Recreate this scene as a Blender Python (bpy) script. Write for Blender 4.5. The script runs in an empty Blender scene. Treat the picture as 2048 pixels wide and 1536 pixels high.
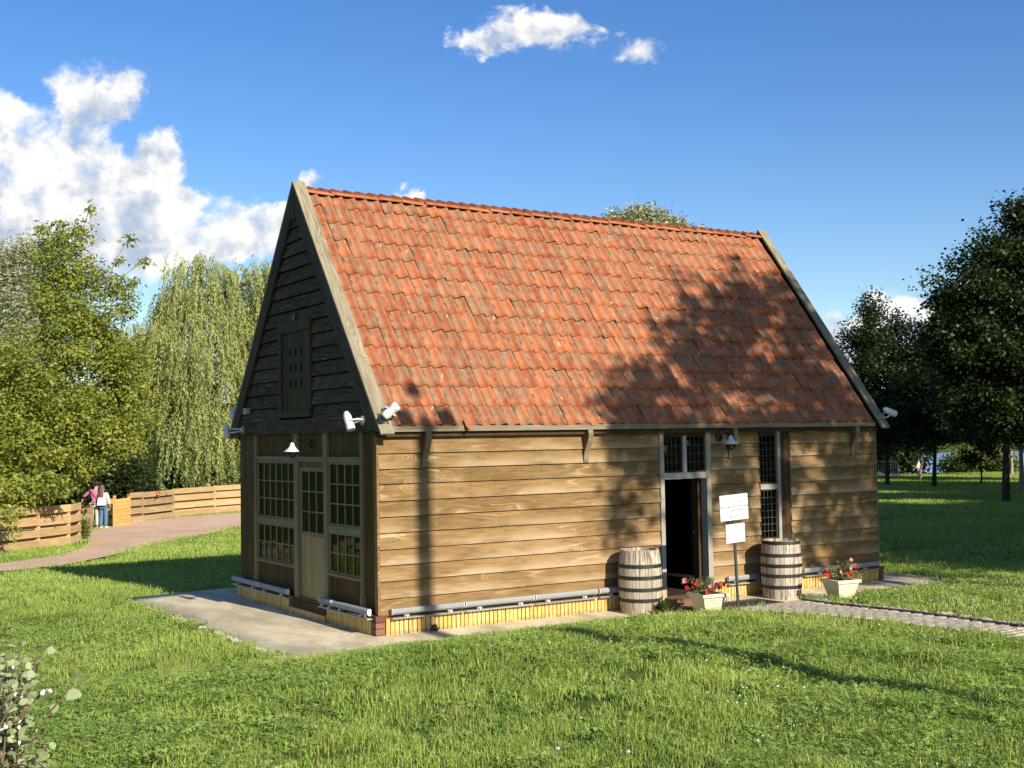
import bpy, math, random
import numpy as np
from mathutils import Vector, Matrix, Euler
random.seed(7); rng = np.random.default_rng(7)
R = math.radians
sc = bpy.context.scene
COL = sc.collection

# ---------------------------------------------------------------- camera
CAM = Vector((-6.7575, -13.7957, 2.3949)); YAW, PIT, ROL, FPX = 1.0042, 0.0444, -0.0164, 2455.33
FW = Vector((math.cos(YAW)*math.cos(PIT), math.sin(YAW)*math.cos(PIT), math.sin(PIT)))
RT0 = Vector((math.sin(YAW), -math.cos(YAW), 0)); UP0 = RT0.cross(FW)
RT = RT0*math.cos(ROL)+UP0*math.sin(ROL); UP = -RT0*math.sin(ROL)+UP0*math.cos(ROL)
cam_d = bpy.data.cameras.new('camera'); cam = bpy.data.objects.new('camera', cam_d); COL.objects.link(cam)
cam.matrix_world = Matrix(((RT.x, UP.x, -FW.x, CAM.x), (RT.y, UP.y, -FW.y, CAM.y), (RT.z, UP.z, -FW.z, CAM.z), (0, 0, 0, 1)))
cam_d.sensor_width = 36; cam_d.lens = 36*FPX/2048; cam_d.clip_start = .1; cam_d.clip_end = 3000
sc.camera = cam
FH = Vector((math.cos(YAW), math.sin(YAW), 0)); RH = RT0
def W(px, D, py=None):
    """world point seen in column px (2048 px wide photo) at depth D along the view; py sets the height"""
    d = FW + RT*((px-1024)/FPX) - UP*(((py if py is not None else 880)-768)/FPX)
    p = CAM + d*D
    return p if py is not None else Vector((p.x, p.y, 0))

# ---------------------------------------------------------------- light
SUN_AZ, SUN_EL = R(5.0), R(27.5)          # light travels along (-sin az, cos az) on the ground
ldir = Vector((-math.sin(SUN_AZ)*math.cos(SUN_EL), math.cos(SUN_AZ)*math.cos(SUN_EL), -math.sin(SUN_EL)))
sun_d = bpy.data.lights.new('sun', 'SUN'); sun_d.energy = 5.0; sun_d.angle = R(.53); sun_d.color = (1, .91, .76)
sun = bpy.data.objects.new('sun', sun_d); COL.objects.link(sun)
sun.rotation_euler = ldir.to_track_quat('-Z', 'Y').to_euler(); sun.location = (0, -20, 30)

# node helper -------------------------------------------------------------
class NT:
    def __init__(s, tree): s.t = tree; s.n = tree.nodes; s.l = tree.links
    def put(s, sock, v):
        if v is None: return
        if hasattr(v, 'is_output') or isinstance(v, bpy.types.NodeSocket): s.l.new(v, sock)
        else:
            if sock.type == 'RGBA' and isinstance(v, (tuple, list)) and len(v) == 3: v = (*v, 1)
            sock.default_value = v
    def node(s, typ, ins=None, out=0, **kw):
        n = s.n.new(typ)
        for k, v in kw.items(): setattr(n, k, v)
        for k, v in (ins or {}).items(): s.put(n.inputs[k], v)
        return n.outputs[out] if out is not None else n
    def m(s, op, a, b=None, c=None, clamp=False):
        n = s.n.new('ShaderNodeMath'); n.operation = op; n.use_clamp = clamp
        s.put(n.inputs[0], a); s.put(n.inputs[1], b); s.put(n.inputs[2], c); return n.outputs[0]
    def v(s, op, a, b=None, scale=None):
        n = s.n.new('ShaderNodeVectorMath'); n.operation = op
        s.put(n.inputs[0], a); s.put(n.inputs[1], b)
        if scale is not None: s.put(n.inputs['Scale'], scale)
        return n.outputs['Value'] if op in ('LENGTH', 'DOT_PRODUCT', 'DISTANCE') else n.outputs[0]
    def mix(s, f, a, b, blend='MIX'):
        n = s.n.new('ShaderNodeMix'); n.data_type = 'RGBA'; n.blend_type = blend; n.clamp_factor = True
        s.put(n.inputs[0], f); s.put(n.inputs[6], a); s.put(n.inputs[7], b); return n.outputs[2]
    def noise(s, vec, scale=5, detail=2, rough=.5, dist=0, col=False):
        return s.node('ShaderNodeTexNoise', {'Vector': vec, 'Scale': scale, 'Detail': detail, 'Roughness': rough, 'Distortion': dist}, out=1 if col else 0)
    def ramp(s, f, lo, hi): # smooth 0..1
        n = s.n.new('ShaderNodeMapRange'); n.interpolation_type = 'SMOOTHSTEP'
        s.put(n.inputs[0], f); n.inputs[1].default_value = lo; n.inputs[2].default_value = hi; return n.outputs[0]
    def lin(s, f, lo, hi, a=0., b=1.):
        n = s.n.new('ShaderNodeMapRange'); s.put(n.inputs[0], f)
        for i, x in enumerate((lo, hi, a, b)): n.inputs[i+1].default_value = x
        return n.outputs[0]
    def mapv(s, vec, scale, loc=(0, 0, 0), rot=(0, 0, 0)):
        return s.node('ShaderNodeMapping', {'Vector': vec, 'Scale': scale, 'Location': loc, 'Rotation': rot})

# world: Nishita sky with cumulus in fixed compass directions -------------
wd = bpy.data.worlds.new('World'); sc.world = wd; wd.use_nodes = True
g = NT(wd.node_tree); g.n.clear()
sky = g.node('ShaderNodeTexSky', sky_type='NISHITA', sun_disc=False, sun_elevation=SUN_EL,
             sun_rotation=math.atan2(-ldir.x, -ldir.y), air_density=1.0, dust_density=.35, ozone_density=2.2, altitude=120)
skyc = g.node('ShaderNodeHueSaturation', {'Hue': .512, 'Saturation': 1.32, 'Value': 1.0, 'Color': sky})
dirv = g.node('ShaderNodeTexCoord')
E1 = RH; E3 = FH
a = g.v('DOT_PRODUCT', dirv, tuple(E1)); fz = g.v('DOT_PRODUCT', dirv, tuple(E3)); bz = g.node('ShaderNodeSeparateXYZ', {0: dirv}, out=2)
fzs = g.m('MAXIMUM', fz, .15)
pa = g.m('DIVIDE', a, fzs); pb = g.m('DIVIDE', bz, fzs)
P0 = g.node('ShaderNodeCombineXYZ', {0: pa, 1: pb, 2: 0.})
n1 = g.noise(g.v('MULTIPLY', P0, (1, 1.25, 1)), 16, 5, .62, .3, col=True)
n2 = g.noise(P0, 95, 3, .6, .2, col=True)
off = g.v('ADD', g.v('SCALE', g.v('SUBTRACT', n1, (.5, .5, .5)), scale=.062), g.v('SCALE', g.v('SUBTRACT', n2, (.5, .5, .5)), scale=.009))
P = g.v('ADD', P0, off)
# centre (x, y) on the tangent plane, half sizes, strength
def tp(px, py):
    d = FW + RT*((px-1024)/FPX) - UP*((py-768)/FPX); f = d.dot(FH); return d.dot(RH)/f, d.z/f
blobs = [(172, 195, 78, 66, 1.0), (150, 240, 60, 60, .8), (268, 165, 30, 34, .6), (240, 205, 40, 40, .5), (10, 300, 78, 90, 1.05), (-60, 230, 90, 60, .8), (150, 340, 90, 70, .9), (60, 420, 150, 110, 1.1), (318, 288, 50, 34, .9), (345, 330, 34, 40, .8), (260, 350, 90, 55, .95), (210, 420, 170, 90, 1.1),
         (320, 410, 80, 45, .85), (395, 395, 26, 26, .45), (470, 450, 130, 56, 1.05), (570, 470, 110, 60, 1.0), (420, 500, 160, 42, .85), (640, 480, 90, 70, .9), (120, 520, 220, 70, .9), (-100, 420, 160, 150, 1.), (612, 352, 26, 28, .55),
         (950, 84, 54, 24, .72), (1035, 66, 82, 42, .9), (1110, 62, 76, 38, .85), (1165, 60, 40, 26, .55), (1120, 95, 60, 24, .45), (1264, 95, 56, 34, .75), (814, 392, 30, 24, 1.0),
         (1768, 622, 62, 50, 1.05), (1825, 628, 60, 46, 1.05), (1690, 648, 62, 40, .9), (1880, 660, 80, 44, .9), (1110, 455, 40, 10, .3), (1700, 720, 200, 40, .6)]
dens = None; shade = None; wsum = None
for (px, py, rx, ry, st) in blobs:
    c = tp(px, py)
    q = g.v('MULTIPLY', g.v('SUBTRACT', P, (c[0], c[1], 0)), (FPX/rx, FPX/ry, 0))
    ln = g.v('LENGTH', q)
    w = g.m('MULTIPLY', g.m('MULTIPLY', g.m('SUBTRACT', 1.25, ln), 1.1, clamp=True), st)
    dens = w if dens is None else g.m('ADD', dens, w)
    qy = g.node('ShaderNodeSeparateXYZ', {0: q}, out=1)
    t = g.m('MULTIPLY', qy, w)
    shade = t if shade is None else g.m('ADD', shade, t)
front = g.ramp(fz, .5, .62)
dens = g.m('MULTIPLY', dens, front)
fn = g.noise(P0, 30, 4, .58, .2)
cov = g.ramp(g.m('ADD', g.m('MINIMUM', dens, 1.0), g.m('MULTIPLY', g.m('MULTIPLY', g.m('SUBTRACT', fn, .5), 2.0), g.m('MULTIPLY', dens, 3., clamp=True))), .06, .92)
# the same kind of cumulus all round the rest of the horizon
pn = g.noise(g.v('MULTIPLY', dirv, (1, 1, 2.2)), 3.2, 7, .6, .2)
el = g.m('MULTIPLY', g.ramp(bz, .02, .12), g.m('SUBTRACT', 1., g.ramp(bz, .22, .5)))
rest = g.m('MULTIPLY', g.m('MULTIPLY', g.ramp(pn, .55, .66), el), g.m('SUBTRACT', 1., front))
covr = g.m('MAXIMUM', cov, rest)
sh = g.m('DIVIDE', shade, g.m('ADD', dens, .25))
pn2 = g.noise(g.v('ADD', P0, (.012, -.014, 0)), 30, 4, .58, .2)
relief = g.m('ADD', g.m('MULTIPLY', g.m('SUBTRACT', fn, pn2), 1.6), g.m('MULTIPLY', g.m('SUBTRACT', g.noise(P0, 11, 4, .6, .3), .5), 1.5))
lit = g.m('ADD', g.m('ADD', .60, g.m('MULTIPLY', sh, .34)), relief, clamp=True)
lit = g.ramp(lit, .15, .92)
ccol = g.mix(lit, (.31, .37, .47), (.70, .685, .66))
STR = .097
sky_l = g.v('SCALE', skyc, scale=STR)
final = g.mix(covr, sky_l, ccol)
bg = g.node('ShaderNodeBackground', {'Color': final, 'Strength': 1.0})
g.l.new(bg, g.n.new('ShaderNodeOutputWorld').inputs[0])
wd.cycles.sampling_method = 'MANUAL'; wd.cycles.sample_map_resolution = 512

# exposure ---------------------------------------------------------------
vs = sc.view_settings; vs.view_transform = 'Standard'; vs.look = 'None'; vs.exposure = 0.66; vs.gamma = 1.0; vs.use_curve_mapping = False
sc.cycles.max_bounces = 6; sc.cycles.diffuse_bounces = 3; sc.cycles.transmission_bounces = 4; sc.cycles.transparent_max_bounces = 8
sc.cycles.caustics_reflective = False; sc.cycles.caustics_refractive = False
# ================================================================ helpers
class MB:
    def __init__(s): s.v = []; s.f = []
    def box(s, x0, x1, y0, y1, z0, z1):
        return s.hexa([(x0, y0, z0), (x1, y0, z0), (x1, y1, z0), (x0, y1, z0), (x0, y0, z1), (x1, y0, z1), (x1, y1, z1), (x0, y1, z1)])
    def hexa(s, p):
        b = len(s.v); s.v += [tuple(q) for q in p]
        s.f += [tuple(b+i for i in q) for q in ((3, 2, 1, 0), (4, 5, 6, 7), (0, 1, 5, 4), (1, 2, 6, 5), (2, 3, 7, 6), (3, 0, 4, 7))]; return s
    def prism(s, poly, vec):
        b = len(s.v); n = len(poly); vec = Vector(vec)
        s.v += [tuple(p) for p in poly] + [tuple(Vector(p)+vec) for p in poly]
        s.f.append(tuple(range(b+n-1, b-1, -1))); s.f.append(tuple(range(b+n, b+2*n)))
        for i in range(n): j = (i+1) % n; s.f.append((b+i, b+j, b+n+j, b+n+i))
        return s
    def tube(s, pts, rad, n=8, cap=True):
        pts = [Vector(p) for p in pts]; b = len(s.v)
        if not hasattr(rad, '__len__'): rad = [rad]*len(pts)
        for i, p in enumerate(pts):
            t = (pts[min(i+1, len(pts)-1)]-pts[max(i-1, 0)]).normalized()
            u = t.cross(Vector((0, 0, 1)) if abs(t.z) < .9 else Vector((1, 0, 0))).normalized(); w = t.cross(u)
            for k in range(n):
                a = 2*math.pi*k/n; s.v.append(tuple(p+(u*math.cos(a)+w*math.sin(a))*rad[i]))
        for i in range(len(pts)-1):
            for k in range(n):
                k2 = (k+1) % n; s.f.append((b+i*n+k, b+i*n+k2, b+(i+1)*n+k2, b+(i+1)*n+k))
        if cap: s.f.append(tuple(b+k for k in range(n-1, -1, -1))); s.f.append(tuple(b+(len(pts)-1)*n+k for k in range(n)))
        return s
    def lathe(s, prof, n=24, c=(0, 0, 0), axis=None):
        b = len(s.v); c = Vector(c); q = axis.to_track_quat('Z', 'Y') if axis is not None else None
        for r, z in prof:
            for k in range(n):
                a = 2*math.pi*k/n; p = Vector((r*math.cos(a), r*math.sin(a), z))
                if q: p = q @ p
                s.v.append(tuple(c+p))
        for i in range(len(prof)-1):
            for k in range(n):
                k2 = (k+1) % n; s.f.append((b+i*n+k, b+i*n+k2, b+(i+1)*n+k2, b+(i+1)*n+k))
        return s
    def ball(s, c, r, n=8, m=6, sq=(1, 1, 1)):
        prof = [(max(1e-4, math.sin(math.pi*i/m))*r, -math.cos(math.pi*i/m)*r) for i in range(m+1)]
        b = len(s.v); s.lathe(prof, n)
        s.v[b:] = [(c[0]+x*sq[0], c[1]+y*sq[1], c[2]+z*sq[2]) for x, y, z in s.v[b:]]; return s
    def face(s, *pts):
        b = len(s.v); s.v += [tuple(p) for p in pts]; s.f.append(tuple(range(b, b+len(pts)))); return s
    def mesh(s, name, m, smooth=False):
        me = bpy.data.meshes.new(name); me.from_pydata(s.v, [], s.f); me.materials.append(m)
        if smooth: me.shade_smooth()
        return me
    def build(s, name, m, parent=None, loc=(0, 0, 0), rot=(0, 0, 0), smooth=False):
        return link(name, s.mesh(name, m, smooth), parent, loc, rot)
def link(name, me, parent=None, loc=(0, 0, 0), rot=(0, 0, 0), scale=None):
    o = bpy.data.objects.new(name, me); COL.objects.link(o); o.location = loc; o.rotation_euler = rot
    if scale is not None: o.scale = scale
    if parent is not None: o.parent = parent
    return o
def tag(o, label=None, cat=None, group=None, kind=None):
    for k, v in (('label', label), ('category', cat), ('group', group), ('kind', kind)):
        if v: o[k] = v
    return o
def thing(name, label, cat, loc=(0, 0, 0), rot=(0, 0, 0), group=None):
    return tag(link(name, None, None, loc, rot), label, cat, group)
def kids(o): return list(o.children)
def dup(o, parent=None):
    c = o.copy(); COL.objects.link(c); c.parent = parent
    for ch in kids(o): dup(ch, c)
    return c
def npmesh(name, V, F, m, parent=None, attrs=None, loc=(0, 0, 0)):
    me = bpy.data.meshes.new(name); V = np.asarray(V, np.float32); F = np.asarray(F, np.int32); k = F.shape[1]
    me.vertices.add(len(V)); me.vertices.foreach_set('co', V.ravel())
    me.loops.add(F.size); me.loops.foreach_set('vertex_index', F.ravel())
    me.polygons.add(len(F)); me.polygons.foreach_set('loop_start', np.arange(0, F.size, k, dtype=np.int32))
    me.polygons.foreach_set('loop_total', np.full(len(F), k, np.int32))
    for an, arr in (attrs or {}).items():
        at = me.attributes.new(an, 'FLOAT', 'POINT'); at.data.foreach_set('value', np.asarray(arr, np.float32))
    me.update(calc_edges=True); me.materials.append(m)
    return link(name, me, parent, loc)

# ================================================================ materials
def mat(name):
    m = bpy.data.materials.new(name); m.use_nodes = True; h = NT(m.node_tree); h.n.clear()
    h.out = h.n.new('ShaderNodeOutputMaterial'); return m, h
def princ(h, col, rough=.7, spec=.3, metal=0., bump=None, bstr=.2, bdist=.01):
    ins = {'Base Color': col, 'Roughness': rough, 'Specular IOR Level': spec, 'Metallic': metal}
    if bump is not None: ins['Normal'] = h.node('ShaderNodeBump', {'Height': bump, 'Strength': bstr, 'Distance': bdist})
    s = h.node('ShaderNodeBsdfPrincipled', ins); h.l.new(s, h.out.inputs[0]); return s
def rnd(h): return h.node('ShaderNodeObjectInfo', out=5)
def coords(h, shift=53.):
    oc = h.node('ShaderNodeTexCoord', out=3)
    r = rnd(h); rv = h.node('ShaderNodeCombineXYZ', {0: h.m('MULTIPLY', r, shift), 1: h.m('MULTIPLY', r, shift*.71), 2: h.m('MULTIPLY', r, -shift*.43)})
    return oc, h.v('ADD', oc, rv), r
def plain(name, col, rough=.6, spec=.3, metal=0., var=.12, scale=9):
    m, h = mat(name); oc, c, r = coords(h)
    n = h.noise(c, scale, 4, .6)
    f = h.m('ADD', h.m('ADD', 1-var, h.m('MULTIPLY', n, var)), h.m('MULTIPLY', h.m('SUBTRACT', r, .5), var))
    princ(h, h.mix(1, col, h.node('ShaderNodeCombineXYZ', {0: f, 1: f, 2: f}), 'MULTIPLY'), rough, spec, metal, n, .1, .004); return m
def wood(name, base, dark, light, axis=0, freq=9, ring=.55, fine=.35, tint=.22, rough=.75, stain=None, stain_amt=.5, stretch=.55, across=5.2, knots=0., pale_edge=None, spec=.14):
    m, h = mat(name); oc, c, r = coords(h, 61.)
    sc3 = [across]*3; sc3[axis] = stretch
    v = h.noise(h.v('MULTIPLY', c, tuple(sc3)), 1, 2.2, .45, .15)
    if knots:
        ks = [6.]*3; ks[axis] = 2.1
        kd = h.node('ShaderNodeTexVoronoi', {'Vector': h.v('ADD', h.v('MULTIPLY', c, tuple(ks)), h.v('SCALE', h.noise(c, 2.2, 2, .5, col=True), scale=.25)), 'Scale': 1., 'Randomness': 1.}, out=0)
        v = h.m('ADD', v, h.m('MULTIPLY', h.ramp(kd, .42, .0), knots))
    rings = h.m('MULTIPLY', h.m('ADD', h.m('SINE', h.m('MULTIPLY', v, freq*6.283)), 1), .5)
    fs = [150.]*3; fs[axis] = 3.2
    fg = h.noise(h.v('MULTIPLY', c, tuple(fs)), 1, 3, .6)
    bs = [2.6]*3; bs[axis] = .8
    blot = h.noise(h.v('MULTIPLY', c, tuple(bs)), 1, 3, .6)
    col = h.mix(h.m('MULTIPLY', h.m('POWER', rings, 2.2), ring), base, dark)
    col = h.mix(h.m('MULTIPLY', h.ramp(fg, .42, .75), fine), col, light)
    # thin pale resin lines that follow the rings
    rl = h.m('POWER', h.m('SUBTRACT', 1, rings), 9)
    ln = h.m('MULTIPLY', rl, h.ramp(h.noise(h.v('MULTIPLY', c, tuple(x*1.6 for x in bs)), 1, 2), .5, .68))
    col = h.mix(h.m('MULTIPLY', ln, .6), col, light)
    if stain: col = h.mix(h.m('MULTIPLY', h.ramp(blot, .48, .68), stain_amt), col, stain)
    if knots: col = h.mix(h.m('MULTIPLY', h.ramp(kd, .085, .03), .55), col, dark)
    if pale_edge:
        ez = h.node('ShaderNodeSeparateXYZ', {0: oc}, out=2)
        col = h.mix(h.m('MULTIPLY', h.m('MULTIPLY', h.ramp(ez, .12, .0), h.ramp(blot, .38, .6)), .55), col, pale_edge)
    f = h.m('MULTIPLY', h.m('ADD', 1-tint/2, h.m('MULTIPLY', r, tint)), h.lin(blot, .2, .8, .86, 1.14))
    col = h.mix(1, col, h.node('ShaderNodeCombineXYZ', {0: f, 1: f, 2: h.m('MULTIPLY', f, h.lin(r, 0, 1, .93, 1.04))}), 'MULTIPLY')
    princ(h, col, rough, spec, 0, h.m('ADD', h.m('MULTIPLY', rings, -.5), fg), .35, .003); return m
M = {}
M['wall'] = wood('stained pine', (.205, .122, .047), (.105, .056, .019), (.56, .42, .24), 0, 8, .5, .22, .26, stain=(.29, .19, .092), stain_amt=.45, stretch=.62, across=5.5, knots=.42, pale_edge=(.40, .31, .205))
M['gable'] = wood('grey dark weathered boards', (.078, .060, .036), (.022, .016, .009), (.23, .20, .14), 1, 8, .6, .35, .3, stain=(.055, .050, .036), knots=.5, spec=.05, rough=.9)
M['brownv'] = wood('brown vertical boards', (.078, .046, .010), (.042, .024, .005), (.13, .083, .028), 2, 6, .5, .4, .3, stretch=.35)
M['greyframe'] = wood('silvery frame wood', (.205, .165, .09), (.115, .09, .05), (.34, .29, .19), 2, 5, .4, .5, .12, stretch=.35)
M['greyframeh'] = wood('silvery rail wood', (.205, .165, .09), (.115, .09, .05), (.34, .29, .19), 1, 5, .4, .5, .12, stretch=.35)
M['whiteframe'] = wood('pale worn frame wood', (.30, .285, .245), (.17, .16, .135), (.5, .48, .43), 2, 5, .3, .5, .1, stretch=.35)
M['whiteframeh'] = wood('pale worn rail wood', (.30, .285, .245), (.17, .16, .135), (.5, .48, .43), 0, 5, .3, .5, .1, stretch=.35)
M['barge'] = wood('weathered barge board', (.37, .31, .215), (.19, .155, .10), (.60, .52, .40), 0, 7, .62, .4, .1, stain=(.27, .23, .165), stretch=.42, across=7)
M['eave'] = wood('weathered eave board', (.20, .165, .11), (.10, .08, .05), (.36, .31, .22), 0, 6, .5, .5, .1, stain=(.20, .17, .12))
M['doorpanel'] = wood('bleached door boards', (.30, .225, .10), (.19, .12, .03), (.40, .335, .20), 2, 5, .35, .55, .2, stain=(.33, .19, .055), stretch=.25)
M['hatch'] = wood('dark olive shutter boards', (.052, .040, .014), (.028, .02, .007), (.09, .07, .03), 2, 5, .5, .5, .25, stretch=.35)
M['darkwood'] = wood('dark brown timber', (.055, .032, .014), (.03, .016, .006), (.10, .06, .03), 2, 5, .5, .4, .2)
M['bracket'] = wood('bracket wood', (.17, .09, .035), (.09, .045, .015), (.28, .17, .08), 2, 5, .5, .4, .2)
M['fence'] = wood('fence boards', (.50, .33, .165), (.32, .19, .08), (.70, .52, .31), 0, 6, .45, .4, .35, stain=(.36, .26, .15), stain_amt=.6)
M['gate'] = wood('fresh orange pallet boards', (.64, .37, .125), (.46, .23, .06), (.82, .58, .28), 0, 6, .4, .35, .2)
M['fencegrey'] = wood('older grey fence boards', (.33, .235, .125), (.20, .135, .065), (.50, .39, .24), 0, 6, .45, .4, .3)
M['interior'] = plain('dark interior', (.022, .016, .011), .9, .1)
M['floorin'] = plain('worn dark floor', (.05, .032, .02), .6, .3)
M['step'] = plain('worn brick step', (.26, .13, .08), .85, .2, var=.5, scale=6)
M['iron'] = plain('black iron', (.016, .016, .017), .55, .4)
M['hoop'] = plain('dark hoop iron', (.028, .027, .027), .6, .4, var=.5, scale=20)
M['lampgrey'] = plain('grey aluminium', (.33, .33, .32), .5, .4, 0, var=.25, scale=12)
M['lampwhite'] = plain('white enamel', (.64, .64, .61), .4, .5, var=.08)
M['lead'] = plain('grey lead', (.11, .11, .105), .6, .4)
M['lens'] = plain('dark glass lens', (.03, .04, .04), .15, .6)
M['planter'] = plain('cream planter plastic', (.72, .65, .47), .5, .4, var=.12, scale=5)
M['soil'] = plain('potting soil', (.045, .03, .02), .95, .1, var=.6, scale=40)
M['signwhite'] = plain('white sign board', (.62, .62, .605), .45, .4, var=.03)
M['ink'] = plain('grey print', (.10, .105, .115), .6, .2)
M['signpost'] = plain('dark metal post', (.07, .066, .06), .5, .4, var=.4)
M['mat'] = plain('dark rubber grid', (.055, .052, .048), .8, .3, var=.3)
M['edging'] = plain('faded red edging', (.34, .215, .165), .9, .15, var=.5, scale=20)
M['redbrick'] = plain('dull red brick', (.24, .115, .085), .9, .15, var=.5, scale=25)
M['mortar'] = plain('mortar', (.32, .29, .24), .95, .1, var=.3, scale=30)
M['jointbrown'] = plain('rusty brown joint', (.20, .095, .03), .95, .1, var=.4, scale=30)
M['pebble'] = plain('pale pebbles', (.46, .43, .37), .85, .25, var=.7, scale=4)
M['skin'] = plain('skin', (.50, .30, .21), .6, .3, var=.08)
M['pink'] = plain('pink shirt', (.56, .17, .30), .85, .15, var=.25, scale=7)
M['trousers'] = plain('off white trousers', (.60, .58, .52), .85, .15, var=.2, scale=6)
M['jeans'] = plain('blue jeans', (.13, .24, .40), .85, .15, var=.35, scale=6)
M['whiteshirt'] = plain('white top', (.74, .74, .72), .85, .15, var=.12)
M['hairdark'] = plain('dark hair', (.035, .023, .017), .6, .3, var=.4, scale=30)
M['hairbrown'] = plain('brown hair', (.12, .075, .048), .6, .3, var=.5, scale=30)
M['strap'] = plain('dark strap', (.04, .02, .03), .7, .2)
M['red'] = plain('red notice', (.62, .05, .03), .6, .3)
M['barrier'] = plain('galvanised barrier', (.62, .63, .65), .4, .5)
M['pole'] = plain('grey pole', (.3, .3, .3), .5, .4)
M['petalred'] = plain('red petals', (.50, .012, .018), .55, .3, var=.4, scale=40)
M['petalpink'] = plain('pink petals', (.72, .30, .34), .55, .3, var=.3, scale=40)
M['berry'] = plain('white berries', (.82, .82, .76), .45, .4, var=.05)
M['yellowflower'] = plain('yellow petals', (.75, .52, .03), .6, .2)
M['stemgreen'] = plain('green stems', (.10, .15, .04), .7, .2)
M['twig'] = plain('brown twigs', (.20, .13, .08), .8, .2, var=.3)
M['bark'] = plain('grey brown bark', (.095, .075, .055), .95, .1, var=.6, scale=14)
M['barkpale'] = plain('pale bark', (.34, .28, .20), .95, .1, var=.5, scale=14)

def tile_mat(name, dirt_shade=1.):
    m, h = mat(name); oc, c, r = coords(h, 41.)
    at = h.node('ShaderNodeAttribute', attribute_name='rnd', out=2)
    r = h.m('FRACT', h.m('ADD', r, at))
    col = h.mix(h.ramp(r, 0, 1), (.275, .075, .032), (.405, .128, .054))
    n = h.noise(c, 9, 4, .65); col = h.mix(h.m('MULTIPLY', h.ramp(n, .40, .70), .55), col, (.40, .20, .10))
    d = h.noise(h.v('MULTIPLY', c, (9, 3.2, 9)), 1, 4, .62, .3)
    col = h.mix(h.m('MULTIPLY', h.ramp(d, .47, .60), .72*dirt_shade), col, (.23, .155, .095))
    d2 = h.noise(h.v('MULTIPLY', c, (14, 5, 14)), 1, 3, .7, .2)
    col = h.mix(h.m('MULTIPLY', h.ramp(d2, .60, .68), .8*dirt_shade), col, (.085, .075, .055))
    w = h.noise(h.v('MULTIPLY', h.v('ADD', c, (7.3, 1.1, 4)), (11, 4, 11)), 1, 3, .6, .2)
    col = h.mix(h.m('MULTIPLY', h.ramp(w, .69, .75), .8), col, (.62, .48, .36))
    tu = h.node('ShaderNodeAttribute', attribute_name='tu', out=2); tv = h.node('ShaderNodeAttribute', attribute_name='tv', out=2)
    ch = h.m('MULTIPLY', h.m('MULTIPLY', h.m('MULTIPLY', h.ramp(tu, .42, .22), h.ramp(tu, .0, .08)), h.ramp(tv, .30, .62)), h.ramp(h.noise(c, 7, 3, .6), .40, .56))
    col = h.mix(h.m('MULTIPLY', ch, .9*dirt_shade), col, (.075, .070, .050))
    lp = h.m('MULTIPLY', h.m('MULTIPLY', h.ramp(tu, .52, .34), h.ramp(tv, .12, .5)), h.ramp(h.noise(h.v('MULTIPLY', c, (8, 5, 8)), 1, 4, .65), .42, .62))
    col = h.mix(h.m('MULTIPLY', lp, .6*dirt_shade), col, (.27, .215, .14))
    sm = h.m('MULTIPLY', h.ramp(tu, .13, .03), h.ramp(tv, .02, .10)); col = h.mix(h.m('MULTIPLY', sm, .75*dirt_shade), col, (.085, .05, .03))  # dark side seam: grime plus the seam's shadow, painted into the tile colour
    grain = h.noise(c, 60, 3, .6)
    princ(h, col, .82, .2, 0, grain, .15, .004); return m
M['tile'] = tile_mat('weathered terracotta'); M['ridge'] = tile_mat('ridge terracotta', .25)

def brick_y():
    m, h = mat('yellow clinker'); oc, c, r = coords(h)
    col = h.mix(r, (.56, .35, .085), (.68, .48, .19)); n = h.noise(c, 18, 4, .6)
    col = h.mix(h.ramp(n, .5, .8), col, (.44, .28, .10)); oz = h.node('ShaderNodeSeparateXYZ', {0: oc}, out=2); col = h.mix(h.m('MULTIPLY', h.ramp(oz, .085, .0), h.ramp(n, .35, .6)), col, (.25, .19, .10)); princ(h, col, .75, .25, 0, n, .15, .004); return m
M['yellowbrick'] = brick_y()
def barrel_m():
    m, h = mat('grey oak staves'); oc, c, r = coords(h)
    g1 = h.noise(h.v('MULTIPLY', c, (55, 55, 1.6)), 1, 4, .65); g2 = h.noise(h.v('MULTIPLY', c, (18, 18, 1.)), 1, 3, .6)
    col = h.mix(h.ramp(g1, .35, .7), (.36, .30, .225), (.60, .53, .43))
    col = h.mix(h.m('MULTIPLY', h.ramp(g2, .49, .64), .8), col, (.14, .10, .062))
    f = h.lin(r, 0, 1, .75, 1.12); col = h.mix(1, col, h.node('ShaderNodeCombineXYZ', {0: f, 1: f, 2: f}), 'MULTIPLY')
    princ(h, col, .85, .15, 0, g1, .4, .004); return m
M['barrel'] = barrel_m()
def concrete():
    m, h = mat('stained concrete'); oc = h.node('ShaderNodeTexCoord', out=3)
    big = h.noise(h.v('MULTIPLY', oc, (1.4, .55, 1)), 1.1, 5, .62, .4); mid = h.noise(oc, 7, 5, .65, .2); fine = h.noise(oc, 110, 3, .6)
    col = h.mix(h.ramp(big, .32, .68), (.36, .295, .175), (.72, .61, .41))
    col = h.mix(h.m('MULTIPLY', h.ramp(mid, .45, .7), .5), col, (.38, .345, .25))
    col = h.mix(h.m('MULTIPLY', h.ramp(fine, .4, .7), .25), col, (.68, .64, .52))
    sp = h.noise(oc, 38, 2, .5); col = h.mix(h.m('MULTIPLY', h.ramp(sp, .66, .74), .6), col, (.13, .12, .08))
    princ(h, col, .92, .12, 0, h.m('ADD', mid, h.m('MULTIPLY', fine, .5)), .3, .006); return m
M['concrete'] = concrete()
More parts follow.
